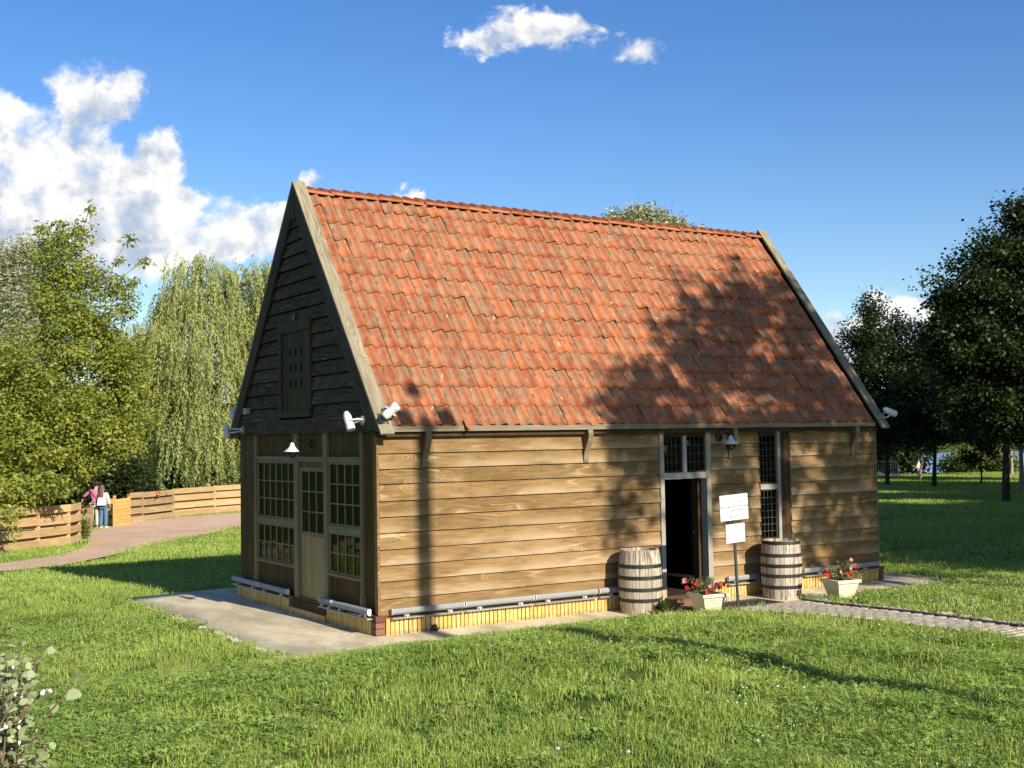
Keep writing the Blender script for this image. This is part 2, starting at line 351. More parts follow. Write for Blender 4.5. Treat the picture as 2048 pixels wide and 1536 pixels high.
def ground_m():
    m, h = mat('lawn earth'); oc = h.node('ShaderNodeTexCoord', out=3)
    n = h.noise(oc, .5, 6, .65); f = h.noise(oc, 30, 5, .7); f2 = h.noise(oc, 5, 4, .65)
    col = h.mix(h.ramp(n, .3, .7), (.055, .095, .014), (.10, .155, .024)); col = h.mix(h.ramp(f, .4, .7), col, (.035, .06, .012))
    col = h.mix(h.m('MULTIPLY', h.ramp(f2, .5, .7), .5), col, (.11, .16, .03))
    princ(h, col, .95, .1, 0, f, .6, .03); return m
M['ground'] = ground_m()
def gravel_m():
    m, h = mat('pinkish gravel'); oc = h.node('ShaderNodeTexCoord', out=3)
    n = h.noise(oc, .7, 5, .6); f = h.noise(oc, 26, 4, .75); v = h.node('ShaderNodeTexVoronoi', {'Vector': oc, 'Scale': 45.}, out=1)
    vv = h.node('ShaderNodeSeparateXYZ', {0: v}, out=0)
    col = h.mix(h.ramp(n, .3, .7), (.56, .365, .245), (.71, .495, .34)); col = h.mix(h.m('MULTIPLY', h.ramp(f, .4, .7), .4), col, (.34, .215, .145))
    col = h.mix(h.m('MULTIPLY', vv, .35), col, (.52, .43, .34))
    princ(h, col, .95, .1, 0, h.m('ADD', f, vv), .3, .01); return m
M['gravel'] = gravel_m()
def paver_m():
    m, h = mat('grey worn pavers'); oc, c, r = coords(h); n = h.noise(c, 14, 5, .65)
    col = h.mix(r, (.42, .365, .28), (.52, .46, .37)); col = h.mix(h.ramp(n, .4, .75), col, (.30, .26, .195)); princ(h, col, .9, .15, 0, n, .4, .006); return m
M['paver'] = paver_m()
def glass_m():
    m, h = mat('window glass'); oc, c, r = coords(h)
    wv = h.noise(c, 3.2, 2, .5); nb = h.node('ShaderNodeBump', {'Height': wv, 'Strength': .05, 'Distance': .01})
    fr = h.node('ShaderNodeFresnel', {'IOR': 1.5, 'Normal': nb})
    fr = h.m('ADD', h.m('MULTIPLY', fr, 1.0), .012, clamp=True)
    s = h.node('ShaderNodeMixShader', {0: fr, 1: h.node('ShaderNodeBsdfTransparent', {'Color': (.72, .78, .74)}), 2: h.node('ShaderNodeBsdfGlossy', {'Color': (.5, .5, .5), 'Roughness': .015, 'Normal': nb})})
    h.l.new(s, h.out.inputs[0]); return m
M['glass'] = glass_m()
def water_m():
    m, h = mat('lake water'); oc = h.node('ShaderNodeTexCoord', out=3)
    n = h.noise(h.v('MULTIPLY', oc, (.5, .9, 1)), 1.2, 4, .6); princ(h, (.26, .38, .54), .35, .6, 0, n, .7, .3); return m
M['water'] = water_m()
def leaf_m(name, c1, c2, c3=None, trans=.35, gloss=.35, rough=.5):
    m, h = mat(name); at = h.node('ShaderNodeAttribute', attribute_name='tint', out=2)
    gp = h.node('ShaderNodeNewGeometry', out=0); n = h.noise(gp, .9, 3, .6)
    t = h.m('ADD', h.m('MULTIPLY', at, .75), h.m('MULTIPLY', h.m('SUBTRACT', n, .5), .9), clamp=True)
    col = h.mix(t, c1, c2)
    if c3: col = h.mix(h.m('MULTIPLY', h.ramp(at, .82, .97), .8), col, c3)
    p = h.node('ShaderNodeBsdfPrincipled', {'Base Color': col, 'Roughness': rough, 'Specular IOR Level': gloss})
    tr = h.node('ShaderNodeBsdfTranslucent', {'Color': h.mix(1, col, (1.25, 1.25, .55), 'MULTIPLY')})
    s = h.node('ShaderNodeMixShader', {0: trans, 1: p, 2: tr}); h.l.new(s, h.out.inputs[0]); return m
M['leaf_elder'] = leaf_m('ash leaf maple leaves', (.15, .19, .028), (.43, .45, .085), (.42, .28, .09))
M['leaf_willow'] = leaf_m('willow leaves', (.24, .275, .08), (.54, .55, .22), (.60, .61, .36))
M['leaf_silver'] = leaf_m('silver willow leaves', (.24, .25, .13), (.46, .47, .31), (.58, .59, .46), trans=.2)
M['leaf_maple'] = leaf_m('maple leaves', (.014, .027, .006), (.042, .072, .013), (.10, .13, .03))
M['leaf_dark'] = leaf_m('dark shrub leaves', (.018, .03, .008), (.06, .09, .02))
M['leaf_bush'] = leaf_m('shore bush leaves', (.10, .14, .03), (.24, .27, .08))
M['leaf_snow'] = leaf_m('snowberry leaves', (.20, .25, .10), (.38, .43, .23), trans=.2)
M['leaf_plant'] = leaf_m('petunia leaves', (.10, .12, .03), (.26, .25, .09))
M['leaf_weed'] = leaf_m('weed leaves', (.035, .06, .012), (.08, .12, .025))
def grass_m(name, c1, c2, dry, trans=.25):
    m, h = mat(name); at = h.node('ShaderNodeAttribute', attribute_name='tint', out=2); gp = h.node('ShaderNodeNewGeometry', out=0)
    big = h.noise(gp, .32, 4, .65); r = rnd(h)
    t = h.m('ADD', h.m('ADD', h.m('MULTIPLY', at, .55), h.m('MULTIPLY', h.m('SUBTRACT', big, .5), 1.5)), h.m('MULTIPLY', r, .35), clamp=True)
    col = h.mix(t, c1, c2); col = h.mix(h.m('MULTIPLY', h.ramp(at, .86, .98), .75), col, dry)
    p = h.node('ShaderNodeBsdfPrincipled', {'Base Color': col, 'Roughness': .55, 'Specular IOR Level': .3})
    tr = h.node('ShaderNodeBsdfTranslucent', {'Color': h.mix(1, col, (1.2, 1.25, .5), 'MULTIPLY')})
    s = h.node('ShaderNodeMixShader', {0: trans, 1: p, 2: tr}); h.l.new(s, h.out.inputs[0]); return m
M['grass'] = grass_m('grass blades', (.175, .265, .042), (.45, .56, .12), (.60, .56, .26))
M['clover'] = grass_m('clover leaves', (.13, .225, .034), (.38, .50, .11), (.50, .56, .22))
M['straw'] = grass_m('seed stalks', (.26, .24, .07), (.42, .36, .14), (.5, .42, .2), .2)
M['fluff'] = plain('grey seed fluff', (.46, .45, .41), .9, .1, var=.4, scale=120)
M['whiteflower'] = plain('clover flower heads', (.72, .72, .62), .8, .2, var=.15)
# ================================================================ ground
def S(t): t = np.clip(t, 0, 1); return t*t*(3-2*t)
def H(x, y):
    x = np.asarray(x, float); y = np.asarray(y, float)
    dx = x-CAM.x; dy = y-CAM.y; D = dx*FH.x+dy*FH.y; lat = dx*RH.x+dy*RH.y; a = lat/np.maximum(D, 1.)
    front = S((-.6-y)/3.0)*(.30-.22*S((x-2.6)/1.5))
    h = -.06*S((3-x)/3)*S((y+2)/1.5) + front
    h = h + .5*S((6.5-np.hypot(dx, dy))/5.) + 2.6*S((-9-y)/14.)*S((x-1.)/7.)
    h = h + .036*S((4.3-x)/1.2)*S((-1.7-y)/1.)*S((D-3)/3)*(np.sin(1.9*x+.7*np.sin(1.3*y))*np.sin(2.3*y+.5*x)+.7*np.sin(3.7*x-1.1*y)*np.sin(3.1*y+1.9*x+1))
    wl = S((-.11-a)/.1)*S((D-15)/4); wr = S((a-.09)/.1)*S((D-18)/4); wm = np.clip(1-wl-wr, 0, 1)
    hl = np.interp(D, [19, 22, 28, 32, 45, 60, 400], [0, -.06, -.26, -.33, -.66, -.68, -.9])
    hr = np.interp(D, [18, 24, 60, 80, 88, 100, 2000], [0, 0, -.3, -.36, -.7, -2.4, -3.])
    hm = np.interp(D, [20, 60, 100, 2000], [0, -.4, -2., -3.])
    return h + wl*hl + wr*hr + wm*hm*S((D-19)/4)
def Hf(x, y): return float(H(x, y))
def G(px, py, lift=0.):
    """where the line of sight through a pixel meets the ground"""
    d = FW + RT*((px-1024)/FPX) - UP*((py-768)/FPX); t = 3.; prev = t
    while t < 300:
        p = CAM+d*t
        if p.z <= Hf(p.x, p.y)+lift:
            lo, hi = prev, t
            for _ in range(30):
                mid = (lo+hi)/2; p = CAM+d*mid
                if p.z <= Hf(p.x, p.y)+lift: hi = mid
                else: lo = mid
            return p
        prev = t; t += .25
    return CAM+d*t
SLAB = (-1.38, 10.05, -1.13, 6.02)
N = 260; u = np.linspace(-1, 1, N); gx = 2+2.6*np.sinh(5.6*u); gy = 4+2.6*np.sinh(5.6*u)
X, Y = np.meshgrid(gx, gy); Z = H(X, Y)
ins = (X > SLAB[0]+.02) & (X < SLAB[1]-.02) & (Y > SLAB[2]+.05) & (Y < SLAB[3]-.02); Z = np.where(ins, np.minimum(Z, -.16), Z)
i = np.arange(N*N).reshape(N, N)
Fq = np.stack([i[:-1, :-1], i[:-1, 1:], i[1:, 1:], i[1:, :-1]], -1).reshape(-1, 4)
tag(npmesh('ground', np.stack([X, Y, Z], -1).reshape(-1, 3), Fq, M['ground']), 'green lawn around the wooden house rising towards the camera', kind='structure')
bpy.data.objects['ground'].data.shade_smooth()
# water beyond the trees
w0 = W(1024, 93)
wm = MB().face(*[tuple(W(1024, 90)+RH*s*900+FH*f+Vector((0, 0, -1.95))) for s, f in ((-1, 0), (1, 0), (1, 165), (-1, 165))])
tag(wm.build('lake', M['water']), 'pale blue lake beyond the trees on the right', kind='structure')
# far bank
bank = MB()
pts = [W(1024, 250)+RH*s for s in np.linspace(-500, 500, 60)]
for k, p in enumerate(pts[:-1]):
    q = pts[k+1]; bank.face((p.x, p.y, -2.1), (q.x, q.y, -2.1), (q.x+FH.x*40, q.y+FH.y*40, 1.5), (p.x+FH.x*40, p.y+FH.y*40, 1.5))
tag(bank.build('far_bank', M['ground']), 'far shore of the lake', kind='structure')

def strip(name, left, right, m, lift=.03, n=10, label=None):
    """ribbon draped on the ground between two polylines of world points"""
    def res(pl, k):
        pl = [Vector((p[0], p[1], 0)) for p in pl]; L = [0]
        for i in range(1, len(pl)): L.append(L[-1]+(pl[i]-pl[i-1]).length)
        out = []
        for t in np.linspace(0, L[-1], k):
            j = min(max(np.searchsorted(L, t)-1, 0), len(pl)-2); out.append(pl[j].lerp(pl[j+1], (t-L[j])/(L[j+1]-L[j]+1e-9)))
        return out
    K = 80; A = res(left, K); B = res(right, K); V = []; F = []
    for a_, b_ in zip(A, B):
        for t in np.linspace(0, 1, n):
            p = a_.lerp(b_, t); V.append((p.x, p.y, Hf(p.x, p.y)+lift))
    for r in range(K-1):
        for c in range(n-1): F.append((r*n+c, r*n+c+1, (r+1)*n+c+1, (r+1)*n+c))
    o = npmesh(name, V, F, m); o.data.shade_smooth(); return tag(o, label, kind='structure')
PLOW = [G(*p) for p in ((0, 1146), (98, 1137), (171, 1124), (268, 1103), (366, 1080), (478, 1056))]
PUP = [G(*p) for p in ((0, 1130), (85, 1118), (156, 1103), (178, 1088), (168, 1066), (227, 1049), (293, 1043), (354, 1036), (478, 1027.5))]
dl = Vector((PLOW[0].x-PLOW[1].x, PLOW[0].y-PLOW[1].y, 0)).normalized()
ext = lambda p, k: Vector((p.x, p.y, 0))+Vector((-.93, -.36, 0))*k
PLOW = [ext(PLOW[0], 45), ext(PLOW[0], 20), ext(PLOW[0], 8)] + PLOW + [PLOW[-1]+(PLOW[-1]-PLOW[-2])*3.5]
PUP = [ext(PUP[0], 45), ext(PUP[0], 20), ext(PUP[0], 8)] + PUP + [PUP[-1]+(PUP[-1]-PUP[-2])*2.2]
strip('gravel_path', PUP, PLOW, M['gravel'], .035, 14, 'pinkish gravel path curving past the wooden fence')
PATHPOLY = [(p.x, p.y) for p in PUP] + [(p.x, p.y) for p in PLOW[::-1]]
def inpoly(x, y, poly):
    x = np.asarray(x); y = np.asarray(y); c = np.zeros(x.shape, bool); j = len(poly)-1
    for i_ in range(len(poly)):
        xi, yi = poly[i_]; xj, yj = poly[j]
        c ^= ((yi > y) != (yj > y)) & (x < (xj-xi)*(y-yi)/(yj-yi+1e-12)+xi); j = i_
    return c

# concrete apron
slab = MB(); x0, x1, y0, y1 = SLAB; nx, ny = 24, 14; V = []; F = []
jit = np.random.default_rng(3)
for b_ in range(ny+1):
    for a_ in range(nx+1):
        px_ = x0+(x1-x0)*a_/nx; py_ = y0+(y1-y0)*b_/ny
        if a_ == 0: px_ += jit.uniform(-.025, .025)
        if b_ == 0: py_ += jit.uniform(-.03, .03)
        drop = -.004 - .036*max(0, min(1, -py_/1.1)) - .02*max(0, min(1, -px_/1.3))
        V.append((px_, py_, drop))
top = len(V); F = [(b_*(nx+1)+a_, b_*(nx+1)+a_+1, (b_+1)*(nx+1)+a_+1, (b_+1)*(nx+1)+a_) for b_ in range(ny) for a_ in range(nx)]
border = [a_ for a_ in range(nx+1)] + [(b_)*(nx+1)+nx for b_ in range(1, ny+1)] + [ny*(nx+1)+a_ for a_ in range(nx-1, -1, -1)] + [b_*(nx+1) for b_ in range(ny-1, 0, -1)]
for k in border: V.append((V[k][0], V[k][1], -.3))
for k in range(len(border)):
    k2 = (k+1) % len(border); F.append((border[k], border[k2], top+k2, top+k)[::-1])
tag(npmesh('concrete_apron', V, F, M['concrete']), 'worn concrete apron round the foot of the house', kind='structure')
# pebbles along the exposed edge of the apron
pb = MB(); pr_ = random.Random(4)
for k in range(190):
    y_ = pr_.uniform(-1.1, 5.9); x_ = -1.42-abs(pr_.gauss(0, .055)); r_ = pr_.uniform(.012, .032)
    pb.ball((x_, y_, Hf(x_, y_)+r_*.5), r_, 6, 4, (1, pr_.uniform(.8, 1.3), .7))
tag(pb.build('edge_pebbles', M['pebble']), 'pale pebbles along the bare edge of the concrete apron', kind='stuff')

# paved walk to the door: small grey pavers with a red brick edging and pebbles on its far side
def bez(pl, t):
    k = t*(len(pl)-1); j = min(int(k), len(pl)-2); f = k-j
    p0 = pl[max(j-1, 0)]; p1 = pl[j]; p2 = pl[j+1]; p3 = pl[min(j+2, len(pl)-1)]
    return .5*((2*p1)+(p2-p0)*f+(2*p0-5*p1+4*p2-p3)*f*f+(3*p1-p0-3*p2+p3)*f**3)
wN = [Vector(p) for p in ((4.78, -1.16, 0), (5.02, -2.3, 0), (5.16, -3.6, 0), (5.22, -5.0, 0), (5.2, -7.5, 0))]
wF = [Vector(p) for p in ((6.12, -1.16, 0), (5.98, -2.3, 0), (5.95, -3.6, 0), (5.98, -5.0, 0), (5.98, -7.5, 0))]
walk = strip('paved_walk', [bez(wN, t) for t in np.linspace(0, 1, 30)], [bez(wF, t) for t in np.linspace(0, 1, 30)], M['mortar'], .012, 8, 'narrow paved walk from the open doorway across the lawn')
WALKPOLY = [tuple(bez(wN, t)[:2]) for t in np.linspace(0, 1, 20)] + [tuple((bez(wF, t)+Vector((.1, 0, 0)))[:2]) for t in np.linspace(1, 0, 20)]
pv = random.Random(11); pavm = []
for k in range(5):
    e = [pv.uniform(-.006, .006) for _ in range(8)]; t_ = .03
    pavm.append(MB().hexa([(-.095+e[0], -.048+e[1], -.03), (.095+e[2], -.048+e[3], -.03), (.095+e[4], .048+e[5], -.03), (-.095+e[6], .048+e[7], -.03),
        (-.088+e[0], -.042+e[1], .0), (.088+e[2], -.042+e[3], 0), (.088+e[4], .042+e[5], 0), (-.088+e[6], .042+e[7], 0)]).mesh('paver', M['paver']))
nrow = 58
for r_ in range(nrow):
    t = (r_+.5)*.108/6.35
    A = bez(wN, t); B = bez(wF, t); w_ = (B-A).length; n_ = max(3, round(w_/.2)); dirw = (B-A)/w_
    ang = math.atan2(dirw.y, dirw.x)
    for c_ in range(n_+(r_ % 2)):
        s_ = (c_+.5-(.5 if r_ % 2 else 0))/n_
        if s_ < .01 or s_ > .99: continue
        p = A+dirw*w_*s_
        link('paver', pavm[pv.randrange(5)], walk, (p.x, p.y, Hf(p.x, p.y)+.024+pv.uniform(-.002, .002)), (pv.gauss(0, .008), pv.gauss(0, .008), ang+pv.gauss(0, .02)), (w_/n_/.2, 1.06, 1))
eb = MB().box(-.1, .1, -.018, .018, -.04, .022).mesh('edging_brick', M['edging'])
for k in range(28):
    t = (k+.5)/29; p = bez(wF, t); q = bez(wF, t+.01); d_ = (q-p)
    link('edging_brick', eb, walk, (p.x+.05, p.y, Hf(p.x, p.y)+.02), (pv.gauss(0, .03), pv.gauss(0, .03), math.atan2(d_.y, d_.x)+pv.gauss(0, .03)), (1.05, 1, 1))
pb = MB()
for k in range(260):
    t = pv.random(); p = bez(wF, t); x_ = p.x+.1+abs(pv.gauss(0, .07)); r_ = pv.uniform(.016, .04)
    pb.ball((x_, p.y, Hf(x_, p.y)+r_*.7), r_, 6, 4, (1, pv.uniform(.8, 1.3), .7))
tag(pb.build('walk_pebbles', M['pebble']), 'pale pebbles beside the red edging of the paved walk', kind='stuff')
# ================================================================ the house
L = 9.015; WD = 4.874; TZ = 2.575; TY = -.15; SL = 1.3265; RY = WD/2          # roof crest plane: z = TZ + (y-TY)*SL
house = thing('wooden_house', 'old wooden house with a steep red tiled roof and pale boarded side wall', 'house')
HP = lambda name, mb, m, smooth=False: mb.build(name, m, house, smooth=smooth)
hr = random.Random(21)
# carcass
c = MB()
c.box(.02, 4.485, .012, .11, .23, 2.62).box(5.45, 6.44, .012, .11, .23, 2.62).box(6.85, L-.02, .012, .11, .23, 2.62)
c.box(6.44, 6.85, .012, .11, .23, .76).box(4.485, 5.45, .012, .11, 2.41, 2.62).box(6.44, 6.85, .012, .11, 2.395, 2.62)
c.box(.02, L-.02, WD-.1, WD, .0, 2.62).box(L-.12, L-.02, .112, WD-.102, .0, 2.62)
c.box(.05, .14, .112, .40, .23, 2.62).box(.05, .14, 4.14, WD-.102, .23, 2.62).box(.05, .14, .40, 1.45, .23, .60).box(.05, .14, 2.6, 4.14, .23, .60).box(.05, .14, .40, 4.14, 2.2, 2.62)
c.prism([(.03, -.0, 2.63), (.03, WD, 2.63), (.03, RY, 5.72)], (.09, 0, 0)).prism([(L-.12, 0, 2.63), (L-.12, WD, 2.63), (L-.12, RY, 5.72)], (.09, 0, 0))
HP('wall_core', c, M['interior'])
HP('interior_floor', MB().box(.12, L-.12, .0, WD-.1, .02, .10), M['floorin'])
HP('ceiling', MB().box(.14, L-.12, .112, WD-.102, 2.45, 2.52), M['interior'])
# foundation: mortar core, upright yellow clinkers, red brick corners
pl = MB(); pl.box(-.03, 4.53, -.03, .3, -.2, .225).box(5.42, L+.03, -.03, .3, -.2, .225).box(-.03, .3, .3, WD+.03, -.2, .225).box(L-.27, L+.03, .3, WD+.03, -.2, .225).box(.3, L-.27, WD-.27, WD+.03, -.2, .225)
HP('foundation', pl, M['jointbrown'])
def clinker(k):
    e = [hr.uniform(-.002, .002) for _ in range(6)]
    return MB().hexa([(-.0255+e[0], -.02, 0), (.0255+e[1], -.02, 0), (.0255, .02, 0), (-.0255, .02, 0), (-.0255+e[2], -.02, .208+e[3]), (.0255+e[4], -.02, .208+e[5]), (.0255, .02, .208), (-.0255, .02, .208)]).mesh('brick', M['yellowbrick'])
cl = [clinker(k) for k in range(6)]
def red_corner(x, y):
    for k in range(3):
        HP('brick', MB().box(x-.062, x+.062, y-.062, y+.062, .006+k*.076, .072+k*.076), M['redbrick'])
def run(a0, a1, along):
    n = int((a1-a0)/.062)
    for k in range(n):
        t = a0+(k+.5)*(a1-a0)/n; z = -.012+hr.uniform(-.002, .002)
        if along == 'x': link('brick', hr.choice(cl), house, (t, -.042+hr.uniform(-.003, .003), z))
        else: link('brick', hr.choice(cl), house, (-.042+hr.uniform(-.003, .003), t, z), (0, 0, -math.pi/2))
red_corner(.012, .012); red_corner(L-.012+.03, .012)
run(.08, 4.50, 'x'); run(5.46, L-.05, 'x'); run(.08, 1.40, 'y'); run(2.72, WD-.02, 'y')
for k in range(3): HP('brick', MB().box(-.058, .10, 2.60, 2.715, .006+k*.076, .072+k*.076), M['redbrick'])
HP('top_course', MB().box(-.05, 4.49, -.055, .02, .226, .238), M['redbrick']); HP('top_course', MB().box(-.055, .04, -.05, 1.42, .226, .238), M['redbrick'])
st_ = MB().box(-.055, .028, -.026, .026, 0, .10).mesh('brick', M['yellowbrick'])                     # brick step under the gable door
for k in range(17): link('brick', st_, house, (-.045, 1.46+k*.071, -.02))
HP('threshold', MB().box(-.055, .16, 1.415, 2.595, .085, .195), M['darkwood'])

# side wall weatherboards
ZZ = [.240, .447, .662, .859, 1.062, 1.265, 1.457, 1.657, 1.865, 2.054, 2.249, 2.452]
def board_mesh(length, h, m, axis='x'):
    prof = [(-.040, -.012), (-.008, h-.018), (.008, h-.018), (-.014, -.012)]          # (outward, up) of one lapped board, thick lower edge
    pr = [(0, o, z) for o, z in prof]
    return MB().prism(pr, (length, 0, 0)) if axis == 'x' else MB().prism([(o, 0, z) for o, z in prof][::-1], (0, length, 0))
for (xa, xb, dz) in ((.022, 4.482, 0), (5.455, 6.43, .03), (7.085, L-.005, .012)):
    for k in range(11):
        z0 = ZZ[k]+(dz if k else 0)+hr.uniform(-.005, .005); z1 = ZZ[k+1]+(dz if k < 10 else 0)
        board_mesh(xb-xa+hr.uniform(-.004, .002), z1-z0+.012, M['wall']).build('weatherboard', M['wall'], house, (xa, 0, z0), (0, hr.gauss(0, .0012), 0))
HP('corner_board', MB().box(-.012, .019, -.036, .05, .24, 2.45), M['wall'])
HP('corner_board', MB().box(L-.002, L+.022, -.03, .05, .24, 2.47), M['greyframe'])
HP('top_batten', MB().box(.02, 4.48, -.028, -.004, 2.466, 2.478), M['whiteframeh'])
HP('top_batten', MB().box(7.09, L, -.028, -.004, 2.478, 2.49), M['whiteframeh'])
HP('soffit', MB().box(.14, L-.14, -.11, .01, 2.50, 2.515), M['darkwood'])

# open doorway with its leaded transom
dw = MB()
HP('door_post', MB().box(4.487, 4.560, -.045, .09, .02, 2.44), M['whiteframe'])
HP('door_post', MB().box(5.362, 5.447, -.045, .09, .02, 2.44), M['whiteframe'])
HP('transom_bar', MB().box(4.562, 5.360, -.040, .09, 1.770, 1.862), M['whiteframeh'])
HP('door_head', MB().box(4.562, 5.360, -.030, .09, 2.40, 2.445), M['darkwood'])
HP('transom_mullion', MB().box(4.928, 4.992, -.036, .08, 1.864, 2.398), M['whiteframe'])
def leaded(x0, x1, z0, z1, nx, nz, y=.01, fr=.022):
    w = MB().box(x0, x0+fr, y-.02, y+.03, z0, z1).box(x1-fr, x1, y-.02, y+.03, z0, z1).box(x0+fr, x1-fr, y-.02, y+.03, z0, z0+fr).box(x0+fr, x1-fr, y-.02, y+.03, z1-fr, z1).build('window', M['darkwood'], house)
    for i_ in range(1, nx): t = x0+fr+(x1-x0-2*fr)*i_/nx; MB().box(t-.002, t+.002, y-.006, y+.004, z0+fr, z1-fr).build('lead_came', M['lead'], w)
    for i_ in range(1, nz): t = z0+fr+(z1-z0-2*fr)*i_/nz; MB().box(x0+fr, x1-fr, y-.0075, y+.0055, t-.002, t+.002).build('lead_came', M['lead'], w)
    for i_ in range(nx):
        for j_ in range(nz):
            xa = x0+fr+(x1-x0-2*fr)*i_/nx+.002; xb = x0+fr+(x1-x0-2*fr)*(i_+1)/nx-.002; za = z0+fr+(z1-z0-2*fr)*j_/nz+.002; zb = z0+fr+(z1-z0-2*fr)*(j_+1)/nz-.002
            o = MB().face((xa, 0, za), (xb, 0, za), (xb, 0, zb), (xa, 0, zb)).build('pane', M['glass'], w, (0, y+.001, 0))
            # old leaded panes never lie quite in one plane
            cx_, cz_ = (xa+xb)/2, (za+zb)/2
            for v_ in o.data.vertices: v_.co.x -= cx_; v_.co.z -= cz_
            o.location = (cx_, y+.001, cz_); o.rotation_euler = (hr.gauss(0, .012), 0, hr.gauss(0, .012))
    return w
leaded(4.563, 4.926, 1.864, 2.398, 4, 4); leaded(4.994, 5.360, 1.864, 2.398, 4, 4)
od = MB().box(5.30, 5.345, .10, .25, .12, 1.765).build('open_door', M['darkwood'], house)
MB().box(5.275, 5.30, .18, .23, .95, 1.0).build('handle', M['iron'], od)
HP('doorstep', MB().box(4.50, 5.44, -.33, .05, -.05, .085), M['step'])
# tall leaded window and its posts
leaded(6.445, 6.795, 1.640, 2.392, 4, 7); leaded(6.445, 6.795, .80, 1.556, 4, 7)
HP('window_bar', MB().box(6.440, 6.797, -.038, .06, 1.558, 1.638), M['whiteframeh'])
HP('window_post', MB().box(6.800, 6.856, -.046, .09, .70, 2.44), M['whiteframe'])
HP('window_sill', MB().box(6.430, 6.797, -.058, .06, .745, .797), M['whiteframeh'])
HP('dark_post', MB().box(6.858, 7.078, -.022, .09, .24, 2.47), M['darkwood'])
HP('window_lintel', MB().box(6.435, 6.797, -.02, .06, 2.396, 2.49), M['darkwood'])

# eaves: board and shaped brackets
HP('eave_board', MB().box(.135, L-.13, -.150, -.116, 2.502, 2.572), M['eave'])
def bracket(x):
    prof = []
    for t in np.linspace(0, 1, 13):
        z = 2.50-.45*t; o = .128*(1-S(t*1.15-.1)*.86) if t < .98 else .01
        prof.append((o+(.012*math.sin(t*6.3) if t < .9 else 0), z))
    poly = [(0, -.03, 2.50)] + [(0, -.03-max(o, .006), z) for o, z in prof] + [(0, -.03, 2.05)]
    MB().prism(poly, (.075, 0, 0)).build('eave_bracket', M['bracket'], house, (x, 0, 0))
    MB().prism([(0, -.033-max(o, .006), z) for o, z in prof] + [(0, -.041-max(o, .006), z) for o, z in prof[::-1]], (.079, 0, 0)).build('bracket_edge', M['eave'], house, (x-.002, 0, 0))
for x in (.62, 3.14, 5.80, 8.42): bracket(x)

# gable: upper weatherboards
GB = -.040
HP('gable_beam', MB().box(-.048, .06, .03, WD-.03, 2.510, 2.715), M['gable'])
z = 2.717; hatch = (1.90, 3.08)
half = lambda zz: max(0., (TZ-.06 + (RY-TY)*SL - zz)/SL)                     # half width of the gable at a height
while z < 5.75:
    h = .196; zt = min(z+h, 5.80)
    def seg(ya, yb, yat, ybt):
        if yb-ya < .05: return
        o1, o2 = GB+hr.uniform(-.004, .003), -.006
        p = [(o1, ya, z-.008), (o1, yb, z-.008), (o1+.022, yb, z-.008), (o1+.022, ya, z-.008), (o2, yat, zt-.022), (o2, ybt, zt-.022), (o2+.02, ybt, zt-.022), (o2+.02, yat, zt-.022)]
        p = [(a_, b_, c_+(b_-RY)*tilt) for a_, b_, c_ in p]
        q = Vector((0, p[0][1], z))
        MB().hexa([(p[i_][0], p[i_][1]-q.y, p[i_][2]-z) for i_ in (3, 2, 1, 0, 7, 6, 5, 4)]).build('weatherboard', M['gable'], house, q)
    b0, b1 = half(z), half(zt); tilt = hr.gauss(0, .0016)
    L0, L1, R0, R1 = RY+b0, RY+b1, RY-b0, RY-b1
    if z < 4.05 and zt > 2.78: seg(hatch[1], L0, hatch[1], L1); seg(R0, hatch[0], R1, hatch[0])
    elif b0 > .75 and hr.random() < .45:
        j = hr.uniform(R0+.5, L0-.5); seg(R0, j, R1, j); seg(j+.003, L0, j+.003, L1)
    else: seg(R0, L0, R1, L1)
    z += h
# barge boards at both ends: upright verge board under a broad capping board
def barge(xa, xb, front, fname):
    top = lambda y: 2.483+(y+.295)*SL
    for sgn in (0, 1):
        f = (lambda y: y) if sgn == 0 else (lambda y: WD-y)
        n = Vector((0, -SL, 1)).normalized(); th = .032
        a_ = Vector((0, -.295, 2.483)); b_ = Vector((0, RY, 6.107))
        P = [a_, b_, b_-Vector((0, 0, th*1.66)), a_-n*th]
        P = [(xa, f(p.y), p.z) for p in P]
        if sgn: P = P[::-1]
        o = MB().prism(P, (xb-xa, 0, 0))
        # build along a local axis so the grain follows the slope
        q = Vector((0, f(-.295), 2.483)); ang = math.atan2(6.107-2.483, f(RY)-f(-.295))
        ri = Matrix.Rotation(-ang, 3, 'X'); o.v = [tuple(ri @ (Vector(p)-q)) for p in o.v]
        ob = o.build('barge_board', M['barge_y'], house, q, (ang, 0, 0))
        # verge board
        w = .215
        P = [a_-n*(th+.002)+Vector((0, .02, .0265)), b_-Vector((0, 0, (th+.003)*1.66)), b_-Vector((0, 0, (th+w)*1.66)), a_-n*(th+w)+Vector((0, .16, .21))]
        P = [(front, f(p.y), p.z) for p in P]
        if sgn: P = P[::-1]
        o = MB().prism(P, (.034, 0, 0)); o.v = [tuple(ri @ (Vector(p)-q)) for p in o.v]
        o.build('verge_board', M['gable_y'], house, q, (ang, 0, 0))
M['barge_y'] = wood('weathered barge board along slope', (.26, .225, .15), (.11, .09, .055), (.50, .44, .33), 1, 8, .7, .4, .1, stain=(.20, .17, .12), stretch=.42, across=7, knots=.5)
M['gable_y'] = wood('dark verge board', (.050, .039, .022), (.018, .014, .008), (.12, .10, .065), 1, 6, .55, .45, .15, stretch=.42)
barge(-.072, .115, -.070, 'near'); barge(L-.115, L+.06, L+.02, 'far')
kp = MB().box(-.076, -.034, RY-.05, RY+.05, 5.55, 5.93); HP('apex_block', kp, M['gable'])

